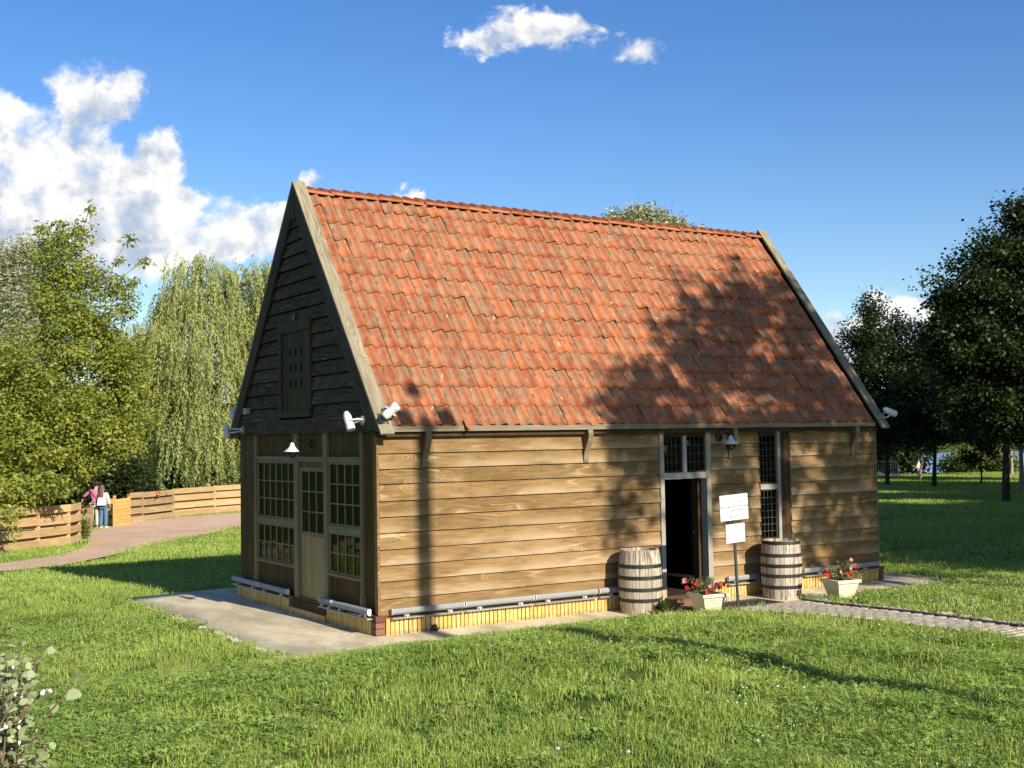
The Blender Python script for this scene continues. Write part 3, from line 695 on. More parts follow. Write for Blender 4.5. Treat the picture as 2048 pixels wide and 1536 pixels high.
# roof: deck, pantiles, ridge tiles
roof = house
deck = MB()
for sgn in (0, 1):
    f = (lambda y: y) if sgn == 0 else (lambda y: WD-y)
    a_ = (f(TY+.06), TZ-.125+.06*SL); b_ = (f(RY), TZ-.125+(RY-TY)*SL); P = [(.02, a_[0], a_[1]), (.02, b_[0], b_[1]), (.02, b_[0], b_[1]-.09), (.02, a_[0], a_[1]-.09)]
    deck.prism(P if not sgn else P[::-1], (L-.04, 0, 0))
roofo = deck.build('roof', M['darkwood'], house)
PIT_ = .1945; NC = 45; NR = 13; XL = .10
ang = math.atan(SL); slen = math.hypot(RY-TY, (RY-TY)*SL)/NR*.985
def tprof(t): return .047*(math.exp(-((t-.80)/.19)**2)+math.exp(-((t+.20)/.19)**2))-.036+.010*max(0., t-.5)
def tile_np(nx=12, ny=2):
    """S-shaped pantile; local x across, local y up the slope, z out of the roof"""
    xs = np.linspace(-.012, PIT_+.004, nx); V = []
    ln = slen+.045
    for (yy, zz) in ((0, .016), (ln*.5, .008), (ln, .0)):
        for x in xs:
            t = x/PIT_
            prof = tprof(t)
            V.append((x, yy-.006*math.cos(2*math.pi*t), prof+zz))
    for x in xs:                                       # thickness shown at the lower edge
        t = x/PIT_; prof = tprof(t)
        V.append((x, -.006*math.cos(2*math.pi*t)+.004, prof+.016-.014))
    F = [(r*nx+k, r*nx+k+1, (r+1)*nx+k+1, (r+1)*nx+k) for r in range(2) for k in range(nx-1)]
    F += [(3*nx+k, 3*nx+k+1, k+1, k) for k in range(nx-1)]
    A_ = np.array(V); return A_, np.array(F), A_[:, 0]/PIT_, A_[:, 1]/slen
TV, TF, TU, TW = tile_np()
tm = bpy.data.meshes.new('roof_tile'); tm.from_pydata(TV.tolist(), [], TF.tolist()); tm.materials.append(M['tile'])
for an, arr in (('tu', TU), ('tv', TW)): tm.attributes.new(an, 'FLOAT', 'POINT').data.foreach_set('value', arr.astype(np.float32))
for p_ in tm.polygons: p_.use_smooth = p_.index < 22
spots = []
for r_ in range(NR):
    for c_ in range(NC):
        y = TY+(RY-TY)*r_/NR; zz = TZ+(y-TY)*SL
        sag = -.012*math.sin(math.pi*c_/NC)*math.sin(math.pi*r_/NR*.9+.15)
        p = Vector((XL+c_*PIT_+hr.gauss(0, .003), y+hr.gauss(0, .006)/SL, zz+sag+hr.gauss(0, .003)))
        slip = (0, 0)
        spots.append((((p-CAM).length), p, (ang+hr.gauss(0, .012), hr.gauss(0, .012), hr.gauss(0, .010))))
spots.sort(key=lambda s: s[0])
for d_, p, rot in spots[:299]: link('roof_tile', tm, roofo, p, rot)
AV = []; AF = []; AR = []
rest = spots[299:]
for i_, (d_, p, rot) in enumerate(rest):
    m4 = np.array(Matrix.Translation(p) @ Euler(rot).to_matrix().to_4x4())
    AV.append(TV @ m4[:3, :3].T + m4[:3, 3]); AF.append(TF+i_*len(TV)); AR.append(np.full(len(TV), hr.random()))
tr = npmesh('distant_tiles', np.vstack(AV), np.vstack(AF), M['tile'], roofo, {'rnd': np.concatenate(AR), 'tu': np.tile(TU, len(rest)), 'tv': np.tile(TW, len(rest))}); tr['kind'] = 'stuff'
pf = np.ones(len(tr.data.polygons), bool); pf[np.arange(len(pf)) % 33 >= 22] = False; tr.data.polygons.foreach_set('use_smooth', pf)
# one patch tile that slipped over the eave
link('slipped_tile', MB().prism([(-.035, .05, 0), (-.038, -.05, 0), (-.016, -.10, 0), (.016, -.10, 0), (.038, -.05, 0), (.035, .05, 0)], (0, 0, .014)).mesh('slipped_tile', M['ridge']), roofo, (1.22, TY-.005, TZ+.024), (ang+.06, 0, .1))
# the far slope: same tiles as one mass (nothing of it shows)
AV = []; AF = []
for r_ in range(NR):
    for c_ in range(NC):
        y = WD-(TY+(RY-TY)*r_/NR); zz = TZ+((WD-y)-TY)*SL
        m4 = np.array(Matrix.Translation((XL+(c_+1)*PIT_, y, zz)) @ Euler((ang, 0, math.pi), 'XYZ').to_matrix().to_4x4())
        AF.append(TF+len(AV)*len(TV)); AV.append(TV @ m4[:3, :3].T + m4[:3, 3])
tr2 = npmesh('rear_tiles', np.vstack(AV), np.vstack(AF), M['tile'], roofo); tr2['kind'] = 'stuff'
zr = TZ+(RY-TY)*SL
rt = []
nr_ = 23; rl = (L-.22)/nr_
for k in range(nr_):
    prof = []
    n_ = 9
    def ring(x, r_, z0): return [(x, -math.cos(math.pi*i_/(n_-1))*r_*1.05, z0+math.sin(math.pi*i_/(n_-1))*r_*.62) for i_ in range(n_)]
    mb = MB(); rings = [ring(-.004, .098, .012), ring(rl*.5, .093, .005), ring(rl+.035, .088, 0), ring(rl+.035, .074, -.004), ring(-.004, .084, .004)]
    for rg in rings: mb.v += rg
    for a_ in range(4):
        for i_ in range(n_-1): mb.f.append((a_*n_+i_, (a_+1)*n_+i_, (a_+1)*n_+i_+1, a_*n_+i_+1))
    for i_ in range(n_-1): mb.f.append((i_, i_+1, 4*n_+i_+1, 4*n_+i_))
    mb.build('ridge_tile', M['ridge'], roofo, (.112+k*rl, RY, zr-.075+hr.gauss(0, .004)-.012*math.sin(math.pi*k/nr_)), (hr.gauss(0, .02), hr.gauss(0, .012), hr.gauss(0, .012)), smooth=False)

# gable front below the beam
F0 = -.012
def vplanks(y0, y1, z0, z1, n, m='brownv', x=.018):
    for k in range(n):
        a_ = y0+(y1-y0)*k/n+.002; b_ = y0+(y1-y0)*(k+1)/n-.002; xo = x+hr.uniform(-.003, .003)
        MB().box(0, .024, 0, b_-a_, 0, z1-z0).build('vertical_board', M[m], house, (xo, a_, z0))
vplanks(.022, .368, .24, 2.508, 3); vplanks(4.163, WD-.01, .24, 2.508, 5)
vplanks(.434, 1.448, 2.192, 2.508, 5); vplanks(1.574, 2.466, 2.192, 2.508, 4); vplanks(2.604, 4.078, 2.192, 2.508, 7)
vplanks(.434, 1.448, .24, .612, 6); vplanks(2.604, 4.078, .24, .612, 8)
for (ya, yb, zb) in ((4.08, 4.16, .36), (2.468, 2.602, .10), (1.450, 1.572, .16), (.370, .432, .42)):
    HP('post', MB().box(F0-.012, .06, ya, yb, zb, 2.508), M['greyframe'])
HP('post_foot', MB().box(-.032, .05, 4.075, 4.175, .24, .40), M['greyframe']); HP('post_foot', MB().box(-.032, .05, .362, .440, .24, .44), M['greyframe'])
for (ya, yb) in ((.434, 1.448), (1.574, 2.466), (2.604, 4.078)): HP('head_rail', MB().box(F0-.004, .06, ya, yb, 2.118, 2.190), M['greyframeh'])
for (ya, yb) in ((.434, 1.448), (2.604, 4.078)):
    HP('middle_rail', MB().box(F0-.010, .06, ya, yb, 1.196, 1.282), M['greyframeh']); HP('bottom_rail', MB().box(F0-.014, .06, ya, yb, .614, .648), M['greyframeh'])
def sash(name, y0, y1, z0, z1, ny, nz, parent=None, fr=.026, x=.012, bar=.011):
    w = MB().box(x-.012, x+.03, y0, y0+fr, z0, z1).box(x-.012, x+.03, y1-fr, y1, z0, z1).box(x-.012, x+.03, y0+fr, y1-fr, z0, z0+fr).box(x-.012, x+.03, y0+fr, y1-fr, z1-fr, z1).build(name, M['greyframe'], parent or house)
    a_, b_, c_, d_ = y0+fr, y1-fr, z0+fr, z1-fr
    for i_ in range(1, ny): t = a_+(b_-a_)*i_/ny; MB().box(x-.009, x+.022, t-bar, t+bar, c_, d_).build('glazing_bar', M['greyframe'], w)
    for i_ in range(1, nz): t = c_+(d_-c_)*i_/nz; MB().box(x-.0065, x+.018, a_, b_, t-bar*.8, t+bar*.8).build('glazing_bar', M['greyframeh'], w)
    for i_ in range(ny):
        for j_ in range(nz):
            ya = a_+(b_-a_)*i_/ny+.004; yb = a_+(b_-a_)*(i_+1)/ny-.004; za = c_+(d_-c_)*j_/nz+.004; zb = c_+(d_-c_)*(j_+1)/nz-.004; hy, hz = (yb-ya)/2, (zb-za)/2
            MB().face((0, -hy, -hz), (0, -hy, hz), (0, hy, hz), (0, hy, -hz)).build('pane', M['glass'], w, (x+.006, (ya+yb)/2, (za+zb)/2), (0, hr.gauss(0, .004), hr.gauss(0, .004)))
    return w
sash('window', 2.606, 4.076, 1.284, 2.116, 6, 3); sash('window', 2.606, 4.076, .650, 1.194, 6, 2)
sash('window', .436, 1.446, 1.284, 2.116, 4, 3); sash('window', .436, 1.446, .650, 1.194, 4, 2)
door = MB().box(.010, .05, 1.580, 1.640, .20, 2.045).box(.010, .05, 2.395, 2.458, .20, 2.045).box(.008, .05, 1.64, 2.395, 1.985, 2.045).box(.008, .05, 1.64, 2.395, 1.095, 1.15).build('glazed_door', M['greyframe'], house)
for k in range(5):
    a_ = 1.642+.7526*k/5+.0015; b_ = 1.642+.7526*(k+1)/5-.0015
    MB().box(0, .02, 0, b_-a_, 0, .888).build('door_board', M['doorpanel'], door, (.014+hr.uniform(-.002, .002), a_, .204))
a_, b_, c_, d_ = 1.640, 2.395, 1.15, 1.985
for i_ in (1, 2):
    t = a_+(b_-a_)*i_/3; MB().box(.011, .04, t-.011, t+.011, c_, d_).build('glazing_bar', M['greyframe'], door)
    t = c_+(d_-c_)*i_/3; MB().box(.0135, .037, a_, b_, t-.009, t+.009).build('glazing_bar', M['greyframeh'], door)
for i_ in range(3):
    for j_ in range(3):
        hy, hz = (b_-a_)/6-.005, (d_-c_)/6-.005
        MB().face((0, -hy, -hz), (0, -hy, hz), (0, hy, hz), (0, hy, -hz)).build('pane', M['glass'], door, (.026, a_+(b_-a_)*(i_+.5)/3, c_+(d_-c_)*(j_+.5)/3), (0, hr.gauss(0, .004), hr.gauss(0, .004)))
HP('dark_lintel', MB().box(.02, .06, 1.574, 2.466, 2.047, 2.116), M['bracket'])

# loft shutter
sh_ = thing('loft_shutter', None, None); sh_.parent = house
for k_ in ('label', 'category'):
    if k_ in sh_: del sh_[k_]
MB().box(-.064, -.012, 1.90, 3.085, 3.955, 4.115).build('shutter_head', M['hatch'], sh_)
MB().box(-.056, -.012, 1.93, 2.95, 2.745, 2.835).build('shutter_sill', M['hatch'], sh_)
MB().box(-.058, -.012, 2.955, 3.06, 2.745, 3.953).build('shutter_jamb', M['hatch'], sh_)
MB().box(-.05, -.012, 1.91, 1.955, 2.84, 3.953).build('shutter_jamb', M['hatch'], sh_)
MB().box(-.070, -.05, 2.40, 2.47, 4.117, 4.20).build('shutter_catch', M['iron'], sh_)
MB().box(-.016, -.004, 1.93, 2.96, 2.76, 3.96).build('shutter_back', M['interior'], sh_)
ys = [1.957, 2.16, 2.36, 2.565, 2.765, 2.925]
for k in range(5):
    ya, yb = ys[k]+.003, ys[k+1]-.003; b_ = MB(); h = yb-ya
    if k in (1, 2, 3):
        m0, m1 = h/2-.037, h/2+.037; zs = [0] + [v for zc in (.385, .605, .825) for v in (zc-.058, zc+.058)] + [1.114]
        b_.box(0, .02, 0, m0, 0, 1.114).box(0, .02, m1, h, 0, 1.114)
        for q in range(0, 8, 2): b_.box(0.0004, .0196, m0, m1, zs[q], zs[q+1])
    else: b_.box(0, .02, 0, h, 0, 1.114)
    b_.build('shutter_board', M['hatch'], sh_, (-.038+hr.uniform(-.002, .002), ya, 2.838))
# ================================================================ fittings on and by the house
def linear_lamp(label, p0, p1, group, rail=(0, 0)):
    """ribbed LED wall washer on two brackets; p0, p1 ends on the wall line, local X along"""
    p0 = Vector(p0); p1 = Vector(p1); d = p1-p0; n = d.length
    t = thing('linear_floodlight', label, 'floodlight', p0, (0, 0, math.atan2(d.y, d.x)), group)
    # local -Y is out of the wall
    prof = [(-.045, -.030), (-.075, -.026), (-.098, -.004), (-.098, .030), (-.086, .048), (-.050, .052), (-.040, .03)]
    MB().prism([(.008, y, z) for y, z in prof], (n-.016, 0, 0)).build('housing', M['lampgrey'], t)
    for k, x in enumerate((0, n-.008)): MB().prism([(x, y*1.02-.0005, z*1.06) for y, z in prof], (.008, 0, 0)).build('end_cap', M['lampwhite'], t)
    fins = MB()
    for k in range(4): fins.box(.02, n-.02, -.1005, -.0985, -.002+k*.009, .0025+k*.009)
    fins.build('cooling_fin', M['lampgrey'], t)
    for x in (n*.2, n*.8):
        MB().box(x-.035, x+.035, -.085, -.035, -.062, -.028).build('bracket', M['lampgrey'], t)
        MB().tube([(x, -.09, -.05), (x, -.102, -.05)], .012, 8).build('bracket_knob', M['lampwhite'], t)
    MB().box(-rail[0], n+rail[1], -.102, -.022, -.078, -.064).build('rail', M['lampgrey'], t)
    return t
gl = 'linear floodlights along the foot of the walls'; zl = .268
linear_lamp('grey linear floodlight nearest the front corner on the boarded side wall', (.14, -.03, zl), (1.17, -.03, zl), gl)
linear_lamp('second grey linear floodlight from the front corner under the side wall boards', (1.19, -.03, zl), (2.24, -.03, zl), gl)
linear_lamp('grey linear floodlight left of the worn barrel, in full sun', (2.26, -.03, zl), (3.27, -.03, zl), gl)
linear_lamp('shaded grey linear floodlight partly behind the worn barrel left of the door', (3.31, -.03, zl), (4.30, -.03, zl), gl)
linear_lamp('short grey linear floodlight behind the sign post, right of the doorway', (5.68, -.03, zl-.01), (6.42, -.03, zl-.01), gl)
linear_lamp('grey linear floodlight right of the dark hooped barrel, behind the right planter', (7.24, -.03, zl), (8.93, -.03, zl), gl)
linear_lamp('ribbed floodlight at the far left foot of the gable, left of the glazed door', (-.03, 4.89, zl), (-.03, 3.80, zl), gl)
linear_lamp('ribbed floodlight just left of the glazed gable door', (-.03, 3.77, zl), (-.03, 2.66, zl), gl)
linear_lamp('ribbed floodlight on the gable next to the front brick corner', (-.03, 1.10, zl), (-.03, .03, zl), gl)
linear_lamp('short ribbed floodlight overlapping the right foot of the glazed door', (-.03, 1.53, zl+.005), (-.03, 1.13, zl), gl)

def spotlight(label, base, nrm, head, aim, ln=.26, r=.065, dark=False, arm='lampwhite'):
    t = thing('round_spotlight', label, 'spotlight', base, (0, 0, 0), 'round spotlights on the barge boards')
    nrm = Vector(nrm).normalized(); aim = Vector(aim).normalized(); h = Vector(head)-Vector(base)
    MB().lathe([(0, 0), (.062, 0), (.062, .018), (.045, .03), (.0, .03)], 16, (0, 0, 0), nrm).build('base_plate', M['lampgrey'], t)
    side = aim.cross(nrm).normalized() if abs(aim.dot(nrm)) < .95 else aim.orthogonal()
    for s in (-1, 1): MB().tube([side*s*.02+nrm*.02, h*.55+side*s*.075, h+side*s*(r+.012)], [.012, .014, .010], 6).build('yoke_arm', M[arm], t)
    a0 = h-aim*ln*.5
    MB().lathe([(0, 0), (r*.8, 0), (r*.95, .03), (r, .06), (r, ln*.72), (r*1.08, ln*.74), (r*1.08, ln*.98), (r*.94, ln), (r*.9, ln*.9), (0, ln*.88)], 18, a0, aim).build('housing', M['lampwhite'], t, smooth=True)
    MB().lathe([(0, 0), (r*.88, 0.001)], 18, a0+aim*ln*.885, aim).build('lens', M['lens'], t)
    MB().lathe([(0, -.035), (r*.5, -.03), (r*.78, .0)], 14, a0, aim).build('rear_cap', M['iron' if dark else 'lampwhite'], t)
    for s in (-1, 1): MB().tube([h+side*s*r, h+side*s*(r+.028)], .011, 8).build('side_knob', M['lampwhite'], t)
    if dark: MB().tube([nrm*.02, nrm*.05+Vector((-.05, -.0, .08)), Vector((-.03, -.03, .13))+nrm*.04, a0-aim*.03], .006, 5).build('cable', M['iron'], t)
    return t
nrf = Vector((0, -SL, 1)).normalized(); bt = lambda y: 2.483+(y+.295)*SL
spotlight('white spotlight with a black rear cap on the sunlit near barge board', (.02, -.17, bt(-.17)), nrf, Vector((.05, -.20, bt(-.17)))+nrf*.14+Vector((.0, 0, .02)), (.72, -.18, .62), .23, .058, True, 'iron')
spotlight('white spotlight tipped down on a twin arm at the right of the dark gable', (-.07, .20, 2.655), (-1, 0, 0), (-.26, .22, 2.635), (.12, -.36, -.92), .215, .052)
spotlight('shaded grey spotlight at the far left end of the gable beam', (-.04, 4.56, 2.60), (-1, 0, 0), (-.30, 4.60, 2.58), (.25, .35, -.85), .2, .05)
spotlight('half hidden spotlight on the rear barge board at the left gable edge', (.02, WD+.10, bt(-.10)), (0, SL, 1), (.0, WD+.24, bt(-.10)+.12), (.3, .5, .7), .2, .05)
spotlight('small grey spotlight on the far barge board at the right end of the roof', (L, -.17, bt(-.17)), nrf, Vector((L+.04, -.22, bt(-.17)))+nrf*.13, (.86, -.25, -.36), .21, .05)
jb = thing('junction_box', 'small white junction box on the dark boards at the left end of the gable', 'junction box', (-.075, 4.36, 2.88))
MB().box(-.03, .03, -.11, .06, -.045, .045).build('cover', M['lampgrey'], jb); MB().box(-.034, -.03, .03, .052, -.03, .03).build('slot', M['iron'], jb)

def lantern(label, base, out, drop):
    t = thing('wall_lantern', label, 'lantern', base, (0, 0, 0), 'enamel lanterns by the doors'); out = Vector(out)
    MB().lathe([(0, 0), (.06, 0), (.06, .02), (.02, .035)], 14, (0, 0, 0), out).build('wall_plate', M['iron'], t)
    e = out*.26+Vector((0, 0, -drop))
    MB().tube([out*.02, out*.10+Vector((0, 0, .05)), out*.20+Vector((0, 0, .055)), out*.26+Vector((0, 0, .01)), e+Vector((0, 0, .10))], .009, 6).build('bracket_arm', M['iron'], t)
    MB().lathe([(.012, .12), (.03, .10), (.035, .07), (.065, .035), (.118, .0), (.114, -.008), (.06, .022), (.03, .05)], 20, e).build('lamp_shade', M['lampwhite'], t, smooth=True)
    MB().lathe([(.001, -.085), (.04, -.075), (.065, -.045), (.07, -.01), (.06, .02)], 14, e).build('globe', M['glass'], t, smooth=True)
    for k in range(4):
        a_ = k*math.pi/2+.4; MB().tube([e+Vector((math.cos(a_)*.10, math.sin(a_)*.10, 0)), e+Vector((math.cos(a_)*.075, math.sin(a_)*.075, -.06)), e+Vector((0, 0, -.095))], .004, 5).build('guard_wire', M['iron'], t)
    return t
lantern('white enamel lantern above the glazed gable door', (-.014, 2.03, 2.37), (-1, 0, 0), .10)
lantern('shaded lantern with a pale shade under the eaves right of the doorway', (5.62, -.032, 2.36), (0, -1, 0), .09)

# barrels --------------------------------------------------------------
def barrel(label, x, y, h, hoops, rh, rb, headless, seed):
    t = thing('oak_barrel', label, 'barrel', (x, y, -.035), (0, 0, random.Random(seed).uniform(0, 3)), 'oak barrels either side of the doorway'); br = random.Random(seed)
    n = 22; rad = lambda z: rh+(rb-rh)*(1-(2*z/h-1)**2)
    zs = np.linspace(0, h, 9); th = .022
    for k in range(n):
        mb = MB(); j = br.uniform(-.0025, .003); top = br.uniform(-.006, .004)
        for z in zs:
            zz = z+(top if z == zs[-1] else 0)
            for (rr, a_) in ((rad(z)+j, -.5), (rad(z)+j+.0015, 0), (rad(z)+j, .5), (rad(z)-th, .5), (rad(z)-th, -.5)):
                aa = 2*math.pi*a_/n*.95; mb.v.append((rr*math.cos(aa), rr*math.sin(aa), zz))
        for i_ in range(8):
            for q in range(5): q2 = (q+1) % 5; mb.f.append((i_*5+q, i_*5+q2, (i_+1)*5+q2, (i_+1)*5+q))
        mb.f += [(4, 3, 2, 1, 0), tuple(40+q for q in range(5))]
        mb.build('stave', M['barrel'], t, rot=(0, 0, 2*math.pi*k/n))
    for f in hoops:
        z = f*h; w = .025; r0, r1 = rad(z-w)+.0055, rad(min(z+w, h))+.0055
        MB().lathe([(r0-.004, z-w), (r0, z-w), (r1, z+w), (r1-.004, z+w)], 40).build('hoop', M['hoop'], t, smooth=False)
    MB().lathe([(.0, h-.045), (rh-.012, h-.045)], 30).build('head', M['barrel'], t)
    MB().lathe([(.0, .03), (rh-.012, .03)], 30).build('base', M['barrel'], t)
    return t
barrel('pale worn oak barrel with rusty hoops standing left of the open doorway', 3.80, -.40, .885, (.235, .40, .58, .755), .262, .300, True, 5)
barrel('grey oak barrel with five black hoops standing right of the doorway by the tall window', 6.41, -.46, .865, (.22, .41, .58, .755, .965), .268, .300, False, 9)

# sign -----------------------------------------------------------------
def text(body, size, loc, parent, m, align='CENTER'):
    cu = bpy.data.curves.new('lettering', 'FONT'); cu.body = body; cu.size = size; cu.align_x = align; cu.extrude = .0006; cu.materials.append(m)
    q = bpy.data.objects.new('lettering_curve', cu); COL.objects.link(q); dg = bpy.context.evaluated_depsgraph_get(); me = bpy.data.meshes.new_from_object(q.evaluated_get(dg)); bpy.data.objects.remove(q)
    if not me.materials: me.materials.append(m)
    return link('lettering', me, parent, loc, (math.pi/2, 0, 0))
sg = thing('notice_stand', 'leaning metal post with two white notices in front of the doorway', 'sign', (4.625, -1.45, -.02), (R(2.0), R(-3.4), R(-7)))
MB().box(-.016, .016, -.012, .012, -.1, 1.62).build('post', M['signpost'], sg)
ub = MB().box(-.225, .225, -.026, -.016, 1.285, 1.625).build('upper_board', M['signwhite'], sg)
lb = MB().box(-.150, .155, -.025, -.016, .985, 1.235).build('lower_board', M['signwhite'], sg)
y_ = -.0268
cr = MB(); prof = [(.020, 0), (.024, 0), (.024, .001), (.020, .001)]
for k in range(24):
    a_, b_ = 2*math.pi*k/28+.5, 2*math.pi*(k+1)/28+.5
    cr.face(*[(r_*math.cos(q), y_, 1.582+r_*math.sin(q)) for r_, q in ((.018, a_), (.022, a_), (.022, b_), (.018, b_))])
cr.face((0.0, y_, 1.575), (.02, y_, 1.592), (.022, y_, 1.589), (.003, y_, 1.572))
cr.build('emblem', M['ink'], ub)
text('Уважаемые посетители!', .026, (0, y_, 1.515), ub, M['ink'])
text('Вход на экспозицию', .046, (0, y_, 1.455), ub, M['ink'])
text('по билетам', .046, (0, y_, 1.405), ub, M['ink'])
lg = MB().box(-.078, -.046, y_, y_+.001, 1.318, 1.350); lg.build('logo_square', M['ink'], ub)
MB().box(-.070, -.054, y_-.0006, y_-.0001, 1.326, 1.342).build('logo_centre', M['signwhite'], ub)
ml = MB()
for z_, x1_ in ((1.345, .075), (1.333, .05), (1.321, .085)): ml.box(-.035, x1_, y_, y_+.001, z_-.002, z_+.002)
ml.build('fine_print', M['ink'], ub)
M['faint'] = plain('faint print', (.42, .43, .44), .6, .2)
ml = MB(); fr_ = random.Random(3)
for k in range(7):
    z_ = 1.195-k*.025; w_ = fr_.uniform(.06, .11); ml.box(-w_, w_, -.0262, -.0252, z_-.0025, z_+.0025)
ml.build('fine_print', M['faint'], lb)

# rubber grid mat --------------------------------------------------------
mt = thing('door_mat', 'dark rubber grid mat on the concrete in front of the doorstep', 'mat', (5.15, -.70, -.030))
mb = MB()
for k in range(25): t = -.86+1.72*k/24; mb.box(t-.012, t+.012, -.36, .36, 0, .018)
for k in range(11): t = -.36+.72*k/10; mb.box(-.86, .86, t-.010, t+.010, .001, .0172)
mb.build('grid', M['mat'], mt); MB().box(-.86, .86, -.36, .36, -.004, .003).build('backing', M['iron'], mt)
# planters with petunias --------------------------------------------------
def planter(label, x, y, z, seed, plabel):
    pr2 = random.Random(seed)
    t = thing('flower_planter', label, 'planter', (x, y, z), (0, 0, R(-8)), 'cream planters by the walk')
    b, tp_, h = .110, .185, .255
    q = lambda r, z: [(-r, -r, z), (r, -r, z), (r, r, z), (-r, r, z)]
    MB().hexa(q(b, 0)+q(tp_, h)).build('pot', M['planter'], t)
    rim = MB()
    for k in range(4):
        a_ = q(tp_+.022, 0)[k]; b_ = q(tp_+.022, 0)[(k+1) % 4]; c_ = q(tp_-.03, 0)[(k+1) % 4]; d_ = q(tp_-.03, 0)[k]
        rim.hexa([(p[0], p[1], h+.001) for p in (a_, b_, c_, d_)]+[(p[0], p[1], h+.042) for p in (a_, b_, c_, d_)])
    rim.build('rim', M['planter'], t)
    MB().face(*q(tp_-.03, h+.02)).build('soil', M['soil'], t)
    p = thing('petunia_plant', plabel, 'plant', (x, y, z+h+.02), group='petunias in the planters')
    stems = MB(); LV = []; LF = []; LT = []; tips = []
    for k in range(34):
        a_ = pr2.uniform(0, 6.283); r_ = pr2.uniform(.02, .16); p0 = Vector((math.cos(a_)*r_, math.sin(a_)*r_, 0))
        o = Vector((math.cos(a_+pr2.gauss(0, .4)), math.sin(a_+pr2.gauss(0, .4)), 0)); hh = pr2.uniform(.08, .27); sp = pr2.uniform(.05, .24)
        p1 = p0+o*sp*.4+Vector((0, 0, hh)); p2 = p0+o*sp+Vector((0, 0, hh*pr2.uniform(.45, 1.05)))
        stems.tube([p0, p0.lerp(p1, .6), p1, p2], [.005, .004, .003, .002], 5); tips.append((p2, o))
        for j in range(14):
            f = pr2.random(); c = (p0.lerp(p1, f*2) if f < .5 else p1.lerp(p2, f*2-1)) + Vector((pr2.gauss(0, .018), pr2.gauss(0, .018), pr2.gauss(0, .012)))
            d = Vector((pr2.gauss(0, 1), pr2.gauss(0, 1), pr2.gauss(.2, .7))).normalized(); s_ = d.orthogonal().normalized(); l_ = pr2.uniform(.025, .05); w_ = l_*.3; n0 = len(LV)
            LV += [c, c+d*l_*.5+s_*w_, c+d*l_, c+d*l_*.5-s_*w_]; LF.append((n0, n0+1, n0+2, n0+3)); LT += [pr2.random()]*4
    stems.build('stems', M['stemgreen'], p)
    npmesh('foliage', [tuple(v) for v in LV], LF, M['leaf_plant'], p, {'tint': LT})
    for k in range(15):
        c, o = tips[k*2 % len(tips)]; cc = c+Vector((0, 0, .015)); ax = (Vector((pr2.gauss(-.3, .4), pr2.gauss(-.8, .4), pr2.uniform(.1, .8)))).normalized(); rr = pr2.uniform(.026, .042)
        fl = MB(); u_ = ax.orthogonal().normalized(); w_ = ax.cross(u_); ring = []
        for i_ in range(15):
            aa = 2*math.pi*i_/15; r2 = rr*(1+.13*math.cos(5*aa)); ring.append(cc+(u_*math.cos(aa)+w_*math.sin(aa))*r2+ax*(.012+.006*math.cos(5*aa+1)))
        for i_ in range(15): fl.face(cc-ax*.004, ring[i_], ring[(i_+1) % 15])
        fl.tube([cc-ax*.03, cc-ax*.003], [.003, .008], 6)
        fl.build('flower', M['petalpink' if k % 4 == 1 else 'petalred'], p)
planter('square cream planter in front of the open doorway beside the notice post', 4.47, -1.02, -.04, 3, 'sprawling red and pink petunias in the planter at the doorway')
planter('square cream planter standing in the grass at the right end of the house', 6.74, -1.30, .0, 8, 'compact red and pink petunias in the right planter')

# small dark weed at the foot of the left barrel
def weed(label, x, y, n, r, h, m, seed):
    w = random.Random(seed); V = []; F = []; T = []
    for k in range(n):
        a_ = w.uniform(0, 6.283); rr = w.uniform(0, r); b_ = Vector((x+math.cos(a_)*rr*.3, y+math.sin(a_)*rr*.3, max(Hf(x, y), -.03)))
        tip = Vector((x+math.cos(a_)*rr, y+math.sin(a_)*rr, b_.z+w.uniform(.3, 1)*h)); d = (tip-b_); s_ = d.cross(Vector((0, 0, 1))).normalized()*w.uniform(.012, .026)
        n0 = len(V); mid = b_+d*.6+Vector((0, 0, .02)); V += [b_, mid+s_, tip, mid-s_]; F.append((n0, n0+1, n0+2, n0+3)); T += [w.random()]*4
    o = npmesh('weed', [tuple(v) for v in V], F, m, None, {'tint': T}); tag(o, label, 'weed')
weed('dark leafy weed growing at the foot of the pale worn barrel', 3.86, -.80, 60, .20, .22, M['leaf_weed'], 3)
weed('tiny green weed at the yellow brick base near the front corner', .74, -.10, 26, .08, .12, M['leaf_weed'], 5)
